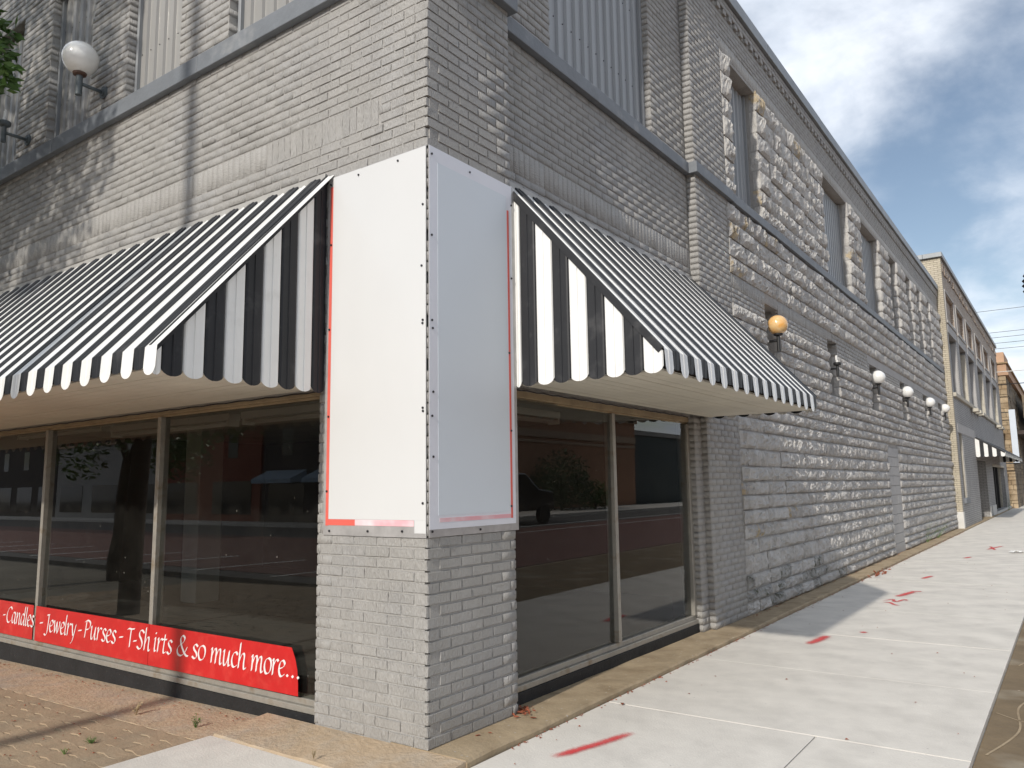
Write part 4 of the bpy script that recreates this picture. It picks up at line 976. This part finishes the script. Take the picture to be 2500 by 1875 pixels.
far_aw = awning('small black and white striped awning on the far brick building', HP, (.2, 0, 0), qy(33.5), qy(46), 0, .95, qz(3.28), qz(2.62), qz(2.50), [(qy(33.5)-.01, -1), (qy(46)+.01, 1)], [.25, .22, .24, .22, .24, .22, .24], qz(2.45), True, pitch=.62, soff=False)

# ------------------------------------------------------------------ the tan stone building further on
b3 = thing('stone_building', 'tan sandstone building with an orange parapet and steel balcony canopy', 'building', (.5, 60, 0))
mb = MB().box(-9, .50, 48.02, 90, -.2, 7.35); ob('wall', mb.me('b3_wall'), m_tanst_j, b3)
zz_ = -.1; k = 0; S3 = []
while zz_ < 7.3:
    h = R.choice((.17, .22, .27, .31)); xs = [.02, R.choice((.22, .32, .40)), .56] if R.random() < .75 else [.02, .56]
    for a, b in zip(xs[:-1], xs[1:]): S3.append(('f', 48.0, a, b, zz_, min(zz_+h, 7.33)))
    y = 48.0
    while y < 58: l = R.uniform(.5, 1.2); S3.append(('s', .50, y+.12 if y == 48.0 else y, y+l, zz_, min(zz_+h, 7.33))); y += l
    zz_ += h
for kk, (pn, c, a, b, z0, z1) in enumerate(S3):
    d = R.uniform(.02, .05)
    if pn == 'f': boxo('stone_block', m_tanst, b3, a+.008, b-.008, c-d, c+.03, z0+.008, z1-.008, bevel=.012)
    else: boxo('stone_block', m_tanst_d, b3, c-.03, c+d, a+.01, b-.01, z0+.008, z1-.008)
boxo('cornice', m_orange, b3, -9, .70, 47.9, 90, 7.36, 7.52, bevel=.02)
boxo('parapet', m_orange, b3, -9, .62, 48.0, 90, 7.525, 8.02, bevel=.02)
boxo('coping', m_tanst, b3, -9, .72, 47.9, 90, 8.025, 8.12, bevel=.02)
boxo('roof_house', m_orange, b3, -3, .30, 53, 57, 8.12, 9.4, bevel=.02)
# canopy of dark steel with stone front that juts over the pavement
boxo('canopy_deck', m_rustwood, b3, .52, 2.6, 55, 74, 4.35, 4.6, bevel=.02)
boxo('canopy_fascia', m_tanst_d, b3, .9, 2.9, 56, 80, 5.4, 6.9, bevel=.03)
for yy in (56, 60, 64, 68): boxo('canopy_post', m_rustwood, b3, 2.2, 2.36, yy, yy+.16, -.1, 4.34, bevel=.01)
boxo('shop_front', m_dglass, b3, .56, .62, 60, 70, .3, 2.6)
bs = thing('hanging_sign', 'blank pale blue sign board standing out from the stone building', 'sign', (.7, 47.3, 2.4)); boxo('board', m_bluewhite, bs, .56, .86, 47.2, 47.26, 2.44, 5.36, bevel=.01); boxo('bracket', m_iron, bs, .15, .98, 47.265, 47.31, 2.38, 2.436, bevel=.005); boxo('top_arm', m_iron, bs, .15, .86, 47.265, 47.31, 5.2, 5.25, bevel=.005)
bs = thing('hanging_sign', 'second blank sign board, cut by the right edge of the picture', 'sign', (1.5, 53, 2.5)); boxo('board', m_bluewhite, bs, 1.02, 1.4, 53.2, 53.26, 2.6, 4.95, bevel=.01); boxo('bracket', m_iron, bs, .50, 1.5, 53.265, 53.31, 2.5, 2.58, bevel=.005)
b4 = thing('brick_building', 'distant low brick building at the end of the street', 'building', (.2, 110, 0))
boxo('wall', m_redwall, b4, -10, .2, 92, 130, -.2, 6.2); boxo('coping', m_b2cream, b4, -10, .3, 91.9, 130.1, 6.21, 6.4)
for k in range(5): boxo('window', m_dglass, b4, .19, .23, 94+k*6, 97+k*6, 1, 3)

# ------------------------------------------------------------------ street tree on the front pavement
def leaf_cloud(name, clumps, per, size, seed, squash=.8):
    q = np.random.RandomState(seed); C = []; 
    for (c, r) in clumps:
        n = int(per*r**2); d = q.normal(size=(n, 3)); d /= np.linalg.norm(d, axis=1)[:, None]
        rr = r*q.uniform(.25, 1, (n, 1))**.6; C.append(np.array(c)+d*rr*np.array([1, 1, squash]))
    C = np.concatenate(C); n = len(C)
    a = q.normal(size=(n, 3)); a[:, 2] *= .5; a /= np.linalg.norm(a, axis=1)[:, None]
    b = np.cross(a, q.normal(size=(n, 3))); b /= np.linalg.norm(b, axis=1)[:, None]
    s = size*q.uniform(.6, 1.3, (n, 1)); a *= s; b *= s*.42
    V = np.stack([C-a, C+b, C+a, C-b], 1).reshape(-1, 3); F = np.arange(4*n).reshape(-1, 4)
    return me_np(name, V, F)
tree = thing('street_tree', 'leafy street tree whose leaves hang in at the top left corner', 'tree', (-8.1, -2.35, -.15))
q = random.Random(5); mb = MB()
def limb(a, b, ra, rb, wob=.12, seg=5):
    p = Vector(a); pts = [p]
    for i in range(1, seg+1):
        t = i/seg; pts.append(Vector(a).lerp(Vector(b), t)+Vector((q.uniform(-wob, wob), q.uniform(-wob, wob), 0))*(1 if i < seg else 0))
    for i in range(seg): mb.tube(pts[i], pts[i+1], ra+(rb-ra)*i/seg, ra+(rb-ra)*(i+1)/seg, 10, caps=False)
    return pts[-1]
limb((-8.1, -2.35, -.3), (-8.0, -2.4, 2.9), .155, .12, .05)
tips = []
for k in range(9):
    an = k*2.4+q.uniform(-.3, .3); rr = q.uniform(1.6, 3.0); e = (-8+rr*math.cos(an), max(-5.5, -2.4+rr*.72*math.sin(an)), q.uniform(4.4, 7.6))
    limb((-8, -2.4, q.uniform(2.3, 3.0)), e, .09, .03, .15); tips.append(e)
limb((-8, -2.4, 2.9), (-6.0, -1.3, 5.2), .08, .025, .1); limb((-6.0, -1.3, 5.2), (-4.9, -.8, 5.5), .025, .012, .05)
ob('trunk', mb.me('trunk', True), m_bark, tree)
cl = [((-8, -2.6, 6.2), 1.7), ((-6.6, -2.4, 5.9), 1.35), ((-9.5, -2.6, 5.8), 1.5), ((-7.6, -2.9, 7.6), 1.5), ((-9.0, -3.2, 7.2), 1.4), ((-6.2, -3.2, 7.0), 1.2), ((-5.6, -2.3, 6.6), .9), ((-6.6, -1.5, 5.1), .75), ((-8.3, -1.7, 4.9), 1.0), ((-5.35, -1.15, 5.45), .5), ((-4.78, -.85, 5.48), .30), ((-4.62, -.82, 5.32), .2),
      ((-5.0, -2.6, 7.6), .8), ((-5.1, -3.0, 6.4), .7), ((-7.0, -2.2, 4.0), .8), ((-9.4, -2.2, 4.3), .9), ((-5.2, -3.4, 5.8), .6), ((-4.7, -2.9, 7.0), .45), ((-10.4, -3, 6.5), 1.2), ((-6.3, -3.0, 4.9), .7), ((-4.5, -3.2, 8.0), .7), ((-5.3, -2.6, 8.7), 1.0), ((-6.8, -3, 8.8), 1.2), ((-4.3, -2.6, 6.4), .62), ((-4.05, -2.7, 7.2), .5), ((-4.6, -2.5, 5.6), .45), ((-5.2, -2.4, 5.2), .5), ((-4.7, -.78, 5.72), .22), ((-4.62, -.80, 5.55), .2), ((-4.55, -.80, 5.36), .16), ((-4.75, -.85, 5.9), .25), ((-3.95, -2.7, 8.1), .5), ((-8.8, -3.2, 2.7), .7), ((-7.2, -3.0, 2.75), .6), ((-9.6, -2.4, 3.1), .8), ((-6.6, -3.4, 3.0), .5), ((-8.0, -4.0, 2.9), .7)]
ob('crown', leaf_cloud('crown', cl, 1250, .062, 3), m_leaf, tree)

t2 = thing('street_tree', 'second street tree along the front kerb, seen mirrored in the front window', 'tree', (-13.6, -5.0, -.2))
mb = MB(); limb((-13.6, -5.0, -.4), (-13.5, -5.1, 2.4), .17, .12, .05)
for k in range(6): limb((-13.5, -5.1, 2.2), (-13.5+2*math.cos(k*1.05), -5.1+1.4*math.sin(k*1.05), 4.2+.3*k), .07, .025, .12)
ob('trunk', mb.me('trunk', True), m_bark, t2)
ob('crown', leaf_cloud('crown', [((-13.5+1.7*math.cos(k*.9), -5.1+1.3*math.sin(k*.9), 2.9+.42*k), 1.15) for k in range(8)]+[((-12.3, -5.6, 2.3), .7), ((-14.4, -4.4, 2.4), .7), ((-11.6, -5.0, 2.7), .7)], 700, .075, 31), m_leaf, t2)
# tall utility pole in front: its shadow is the dark stripe up the front wall
def utility_pole(label, x, y, h, wires=()):
    t = thing('utility_pole', label, 'utility pole', (x, y, -.15))
    ob('pole_shaft', MB().tube((x, y, -.3), (x, y, h), .090, .070, 14).me('shaft', True), m_wood, t)
    boxo('cross_arm', m_wood, t, x-1.1, x+1.1, y-.05, y+.05, h-.9, h-.78, bevel=.01)
    for d in (-1.0, -.5, .5, 1.0): ob('insulator', MB().lathe([(.02, 0), (.045, .02), (.03, .05), (.045, .07), (.02, .11)], (x+d, y, h-.78), 10).me('insulator'), m_b2cream, t)
    return t
utility_pole('tall wooden utility pole in front of the shop at the kerb', -2.36, -5.8, 12.0)
utility_pole('wooden utility pole across the side street beyond the buildings', 14.0, 60, 14.2)
# wires that cross the sky behind the far building
for k, (z, lab) in enumerate(((13.39, 'topmost overhead wire in the sky beyond the far building'), (11.82, 'second overhead wire from the top beyond the far building'), (11.47, 'third overhead wire from the top beyond the far building'), (11.08, 'fourth overhead wire from the top beyond the far building'), (10.7, 'lowest overhead wire in the open sky beyond the far building'))):
    pts = [(-24+i*1.9, 60+.12*k, z+.0055*((-24+i*1.9)-1)**2*.12) for i in range(21)]
    mb = MB()
    for a, b in zip(pts[:-1], pts[1:]): mb.tube(a, b, .016, seg=5, caps=False)
    ob('overhead_wire', mb.me('wire'), m_wire, None, label=lab, cat='wire', group='overhead wires')
for z, yy, m, lab in ((7.45, 46.9, m_white, 'pale cable crossing in front of the orange parapet'), (6.75, 46.95, m_iron, 'dark cable crossing in front of the tan stone wall')):
    mb = MB(); pts = [(.0+i*1.2, yy, z+.002*i) for i in range(9)]
    for a, b in zip(pts[:-1], pts[1:]): mb.tube(a, b, .022, seg=6, caps=False)
    ob('overhead_wire', mb.me('wire'), m, None, label=lab, cat='wire', group='overhead wires')
# lamp post just outside the right edge; the rim of its lantern shows
lp = thing('street_lamp', 'dark street lamp whose lantern rim shows at the right edge', 'street lamp', (2.86, 20, -.08))
ob('post', MB().lathe([(.14, -.1), (.14, .3), (.09, .45), (.06, .6), (.05, 5.7), (.07, 5.9), (.07, 6.1)], (2.86, 20, 0), 16).me('post', True), m_iron, lp)
ob('lantern', MB().lathe([(.05, 6.1), (.30, 6.25), (.33, 6.30), (.27, 6.36), (.34, 6.44), (.28, 6.5), (.33, 6.57), (.26, 6.64), (.30, 6.70), (.15, 6.9), (.03, 7.1)], (2.86, 20, 0), 20).me('lantern'), m_iron, lp)

# ------------------------------------------------------------------ red survey paint on the sidewalk
def ribbon(pts, wd, z):
    P = smooth_pts(pts, 8) if len(pts) > 2 else [tuple(pts[0][a]+(pts[1][a]-pts[0][a])*i/10 for a in (0, 1)) for i in range(11)]
    V = []; F = []; U = []
    n = len(P)
    for i, (x, y) in enumerate(P):
        a = P[max(0, i-1)]; b = P[min(n-1, i+1)]; d = Vector((b[0]-a[0], b[1]-a[1])).normalized(); nrm = Vector((-d.y, d.x))
        e = min(1, (.3+min(i, n-1-i))/max(1, n*.22))
        for s, uu in ((-1.3, 0), (-.75, .42), (-.35, .85), (0, 1), (.35, .85), (.75, .42), (1.3, 0)): V.append((x+nrm.x*wd*s, y+nrm.y*wd*s, z)); U.append((uu*e, i/n))
    for i in range(n-1):
        for k in range(6): a = i*7+k; F.append((a, a+1, a+8, a+7))
    me = me_new('paint', V, F); uv = me.uv_layers.new(name='uv')
    for l in me.loops: uv.data[l.index].uv = U[l.vertex_index]
    return me
ZP = -.0355
marks = [([(.584, .384), (.690, .73), (.780, 1.08)], .034), ([(.945, 4.40), (.975, 4.7), (1.0, 4.99)], .045), ([(1.235, 5.30), (1.285, 5.37)], .03),
         ([(1.075, 8.25), (1.14, 8.6), (1.205, 8.97)], .05), ([(1.14, 8.93), (1.30, 8.98)], .035), ([(1.0, 7.72), (1.08, 7.98), (1.15, 7.75), (1.22, 8.03), (1.27, 7.85)], .022), ([(1.02, 7.60), (1.10, 7.66), (1.18, 7.50), (1.27, 7.44)], .022),
         ([(1.055, 10.58), (1.10, 10.85), (1.147, 11.13)], .04), ([(1.23, 14.62), (1.34, 15.1)], .04), ([(1.44, 17.1), (1.55, 17.8), (1.69, 18.45)], .035), ([(1.42, 18.2), (1.52, 17.6), (1.61, 17.05)], .03)]
for k, (p, wd) in enumerate(marks): ob('paint_mark', ribbon(p, wd*1.45, ZP+k*.0002), m_spray, walk)
# fine cracks in the old gutter, pale
for pts in ([(2.62, 1.9), (2.75, 2.5), (2.72, 3.1), (2.8, 3.5)], [(2.6, 2.9), (2.85, 2.7), (3.1, 2.75)], [(2.65, 4.6), (2.9, 5.6), (3.2, 6.0)]):
    ob('crack_seam', ribbon(pts, .005, -.0725), m_ledge, bpy.data.objects['gutter'])

# ------------------------------------------------------------------ weeds, dead leaves and litter
def weed(name, label, x, y, z, h, n, spread, seed, m=m_weed):
    q = random.Random(seed); mb = MB(); st_ = MB()
    for i in range(n):
        an = q.uniform(0, 6.28); tip = Vector((math.cos(an)*spread*q.uniform(.2, 1), math.sin(an)*spread*q.uniform(.2, 1), h*q.uniform(.5, 1)))
        st_.tube((0, 0, -.01), tuple(tip), .0022, .001, 4, caps=False)
        for k in range(4):
            p = tip*(.4+.2*k); s = q.uniform(.5, 1)*min(.045, h*.35); a2 = q.uniform(0, 6.28)
            d = Vector((math.cos(a2), math.sin(a2), q.uniform(-.1, .6))).normalized()*s; e = d.cross(Vector((0, 0, 1))).normalized()*s*.3
            mb.quad(p, p+d*.5+e, p+d, p+d*.5-e)
    t = thing(name, label, 'weed', (x, y, z)); PW[t.name] = Vector((0, 0, 0))
    ob('stems', st_.me('stems'), m, t); ob('leaves', mb.me('leaves'), m, t); return t
weed('weed', 'small upright green weed in the joint by the pavement slab corner', -1.80, -.33, gz(-1.8), .085, 7, .035, 1)
weed('weed', 'low green tuft between the pavers in the pole shadow side', -2.09, -.88, gz(-2.1), .035, 22, .05, 2)
weed('weed', 'smaller green sprig among the pavers nearest the slab', -2.01, -1.08, gz(-2.0), .028, 9, .03, 3)
weed('weed', 'dry dark weed clump with thin stalks on the front ledge joint', -2.50, -.36, gz(-2.5), .10, 9, .06, 4, m_litter)
weed('weed', 'leafy weeds at the foot of the stone wall past the infilled doorway', .06, 18.6, 0, .55, 16, .35, 5)
weed('weed', 'second clump of weeds at the foot of the far stone wall', .07, 20.3, 0, .45, 14, .4, 6)
weed('weed', 'green weeds growing by the far shop door', .35, 43.5, -.02, 1.0, 20, .35, 8)
weed('weed', 'tiny weed on the front ledge at the corner pier', -.52, -.40, -.01, .035, 8, .025, 9, m_litter)
def leaf_mesh(seed, s):
    q = random.Random(seed); pts = [(-1, 0), (-.5, .34), (.1, .42), (.6, .25), (1, 0), (.5, -.3), (0, -.4), (-.6, -.28)]
    V = [(x*s*q.uniform(.85, 1.1), y*s*q.uniform(.8, 1.2), abs(y)*s*.5+q.uniform(0, .25)*s) for x, y in pts]+[(0, 0, .05*s)]
    return me_new('dead_leaf', V, [(i, (i+1) % 8, 8) for i in range(8)])
lm = [leaf_mesh(k, .02) for k in range(6)]
q = random.Random(9)
pile = thing('leaf_pile', 'small pile of red brown leaf scraps at the pier foot by the side window', 'leaves', (.0, .96, .0)); PW[pile.name] = Vector((0, 0, 0))
for i in range(46):
    ob('leaf_scrap', lm[i % 6], m_dead, pile, (q.gauss(.0, .035), q.gauss(.0, .05), .003+abs(q.gauss(0, .006))), rot=(q.uniform(-.6, .6), q.uniform(-.6, .6), q.uniform(0, 6.3)), scale=(q.uniform(.5, 1.3),)*3)
singles = [(.416, 1.604, -.038, 1.5, 'single rust red leaf lying on the slab joint near the corner'), (.15, .862, .002, 1.2, 'single rust red leaf on the ledge beside the leaf pile'), (.10, .46, .002, .9, 'little red leaf scrap on the ledge below the pier'), (.07, .38, .002, 1.0, 'dark red leaf scrap on the ledge closest to the corner')]
for x, y, z, s, lb in singles:
    ob('dead_leaf', lm[int(s*10) % 6], m_dead, None, (x, y, z), rot=(.1, .05, q.uniform(0, 6)), scale=(s, s, s), label=lb, cat='leaf')
# dirt and leaf crumbs that gather along the ledge
Vc = []; Fc = []
for i in range(900):
    r_ = q.random()
    if r_ < .55: x, y, z = .295+abs(q.gauss(0, .018)), q.uniform(.3, 24)**1.0, -.039
    elif r_ < .8: x, y, z = abs(q.gauss(.02, .03))+.015, q.uniform(5.4, 24), .003
    elif r_ < .9: x, y = q.uniform(-6, -1.1), -.02-abs(q.gauss(0, .05)); z = gz(x)+.003
    elif r_ < .96: x, y, z = q.uniform(.35, 2.5), q.uniform(-.3, 14), -.038
    else: x, y = q.uniform(-5, -1.6), q.uniform(-.5, -1.3); z = gz(x)-.003
    s = q.uniform(.004, .014); an = q.uniform(0, 6.3); n = len(Vc)
    for k in range(3): Vc.append((x+s*math.cos(an+2.1*k), y+s*math.sin(an+2.1*k), z+q.uniform(0, .006)))
    Vc.append((x, y, z+.008)); Fc += [(n, n+1, n+3), (n+1, n+2, n+3), (n+2, n, n+3)]
ob('debris', me_new('debris', Vc, Fc), m_dead, None, kind='stuff', label='red brown leaf crumbs scattered along the ledge and slabs', cat='debris')
# dry leaf litter patch and crumpled paper
t = thing('litter', 'dry torn paper and leaf litter at the ledge edge halfway along', 'litter', (.36, 10.9, -.035)); PW[t.name] = Vector((0, 0, 0))
for i in range(16): ob('scrap', lm[i % 6], m_litter, t, (q.gauss(0, .06), q.gauss(0, .35), .01+abs(q.gauss(0, .012))), rot=(q.uniform(-1, 1), q.uniform(-1, 1), q.uniform(0, 6)), scale=(q.uniform(1.5, 3.2),)*3)
def crumple(seed, s):
    q = np.random.RandomState(seed); n = 9; u = np.linspace(-1, 1, n); U, Vv = np.meshgrid(u, u)
    Z = .28*np.abs(np.sin(3*U+q.uniform(0, 3))*np.cos(2.5*Vv))+q.uniform(0, .16, U.shape)
    V = np.stack([U*s+q.uniform(-.08, .08, U.shape)*s, Vv*s*.7+q.uniform(-.08, .08, U.shape)*s, Z*s], -1).reshape(-1, 3)
    F = np.array([(a*n+b, a*n+b+1, a*n+b+n+1, a*n+b+n) for a in range(n-1) for b in range(n-1)]); return me_np('paper', V, F)
ob('crumpled_paper', crumple(4, .14), m_paper, None, (2.05, 16.5, -.035), rot=(0, 0, .6), label='crumpled white paper on the sidewalk near the right edge', cat='paper')

# ------------------------------------------------------------------ the other sides of both streets (seen in the glass)
a1 = thing('brick_building', 'brown orange building across the side street, seen mirrored in the side window', 'building', (21, 20, 0))
boxo('wall', m_brown, a1, 19.0, 30, -2, 41, -.2, 5.0)
boxo('band', m_cream, a1, 18.92, 19.0, -2, 41, 3.75, 4.15, bevel=.02); boxo('band', m_cream, a1, 18.94, 19.0, -2, 41, 3.45, 3.6, bevel=.02)
boxo('coping', m_cream, a1, 18.85, 30.1, -2.1, 41.1, 5.01, 5.25)
boxo('notice_board', m_teal, a1, 18.93, 19.0, 24.5, 27.6, 1.5, 2.7, bevel=.02)
a1b = thing('brick_building', 'dark further building across the side street, seen mirrored in the glass', 'building', (21, 52, 0))
boxo('wall', m_teal, a1b, 19.5, 30, 41.5, 70, -.2, 4.4); boxo('roof_edge', m_greystucco, a1b, 19.4, 30, 41.4, 70, 4.41, 4.7)
for k, (x, y, r, lb) in enumerate(((17.6, 30.6, 1.6, 'big dark round bush by the brown wall, mirrored in the side window'), (17.2, 33.4, .8, 'low bush beside the big round one, mirrored in the side window'))):
    t = thing('bush', lb, 'bush', (x, y, 0)); 
    ob('stem', MB().tube((x, y, -.1), (x, y, r), .07, .03, 8).me('stem'), m_bark, t)
    ob('foliage', leaf_cloud('foliage', [((x, y, r*.95), r), ((x+.3*r, y-.4*r, r*.6), r*.7), ((x-.2*r, y+.5*r, r*.6), r*.7)], 700, .10, 20+k, 1.0), m_leaf_d if k == 0 else m_leaf, t)
car = thing('parked_car', 'dark sport utility car parked across the side street, mirrored in the glass', 'car', (13.9, 20, -.1))
prof = [(17.9, .35), (17.85, 1.0), (17.95, 1.15), (18.35, 1.75), (20.6, 1.78), (21.5, 1.2), (22.5, 1.08), (22.65, .4)]
ob('body', MB().prism(prof, lambda u, v, d: (d, u, v), 13.0, 14.8).me('body'), m_car, car, bevel=.05)
for yy in (18.7, 21.8):
    for xx in (13.02, 14.78): ob('wheel', MB().tube((xx-.1, yy, .24), (xx+.1, yy, .24), .36, seg=18).me('wheel'), m_tyre, car)
for xx in (13.1, 14.5): boxo('tail_lamp', m_tail, car, xx, xx+.2, 17.83, 17.9, .95, 1.15)
boxo('number_plate', m_plate, car, 13.7, 14.1, 17.84, 17.88, .6, .72); boxo('rear_window', m_dglass, car, 13.2, 14.6, 18.02, 18.04, 1.2, 1.6)
def facade(label, x0, x1, h, m, kinds, y=-27):
    t = thing('shop_building', label, 'building', ((x0+x1)/2, y-4, 0)); boxo('wall', m, t, x0, x1, y-8, y, -.2, h); boxo('coping', m_cream, t, x0-.1, x1+.1, y-8, y+.1, h+.005, h+.2)
    n = max(1, int((x1-x0)/4))
    for k in range(n):
        a = x0+(x1-x0)*(k+.15)/n; b = x0+(x1-x0)*(k+.85)/n
        boxo('shop_glass', m_dglass, t, a, b, y-.02, y+.03, .4, 2.5)
        if h > 6: boxo('window', m_dglass, t, (a+b)/2-.5, (a+b)/2+.5, y-.02, y+.03, 4, 5.6)
        if kinds: 
            ob('canvas_awning', MB().prism([(0, 3.1), (1.2, 2.55), (1.2, 2.3), (0, 2.4)], lambda u, v, d: (d, y+.03+u, v), a-.2, b+.2).me('canvas'), m_blueawn, t)
    return t
facade('dark brick shop across the front street with pale blue awnings, mirrored in the glass', -38, -24, 6.6, m_darkfac, True)
facade('red brick shop across the front street, mirrored in the middle pane', -50, -38.2, 7.0, m_redwall, False)
facade('grey stucco building across the front street, mirrored in the left pane', -66, -50.2, 5.6, m_greystucco, False)
facade('added dark block at the far left end that covers bright sky mirrored in the pane', -120, -66.2, 7.5, m_darkfac, False)  # unseen block added to keep bright sky out of the leftmost pane's reflection
facade('dark low building across the front street beside the blue awnings', -23.8, -8, 5.2, m_darkfac, False)
facade('tan building across the front street opposite the corner', -7.8, 8, 6.2, m_cream, True)
facade('red building across the front street beyond the crossing', 24, 44, 6.0, m_redwall, False)
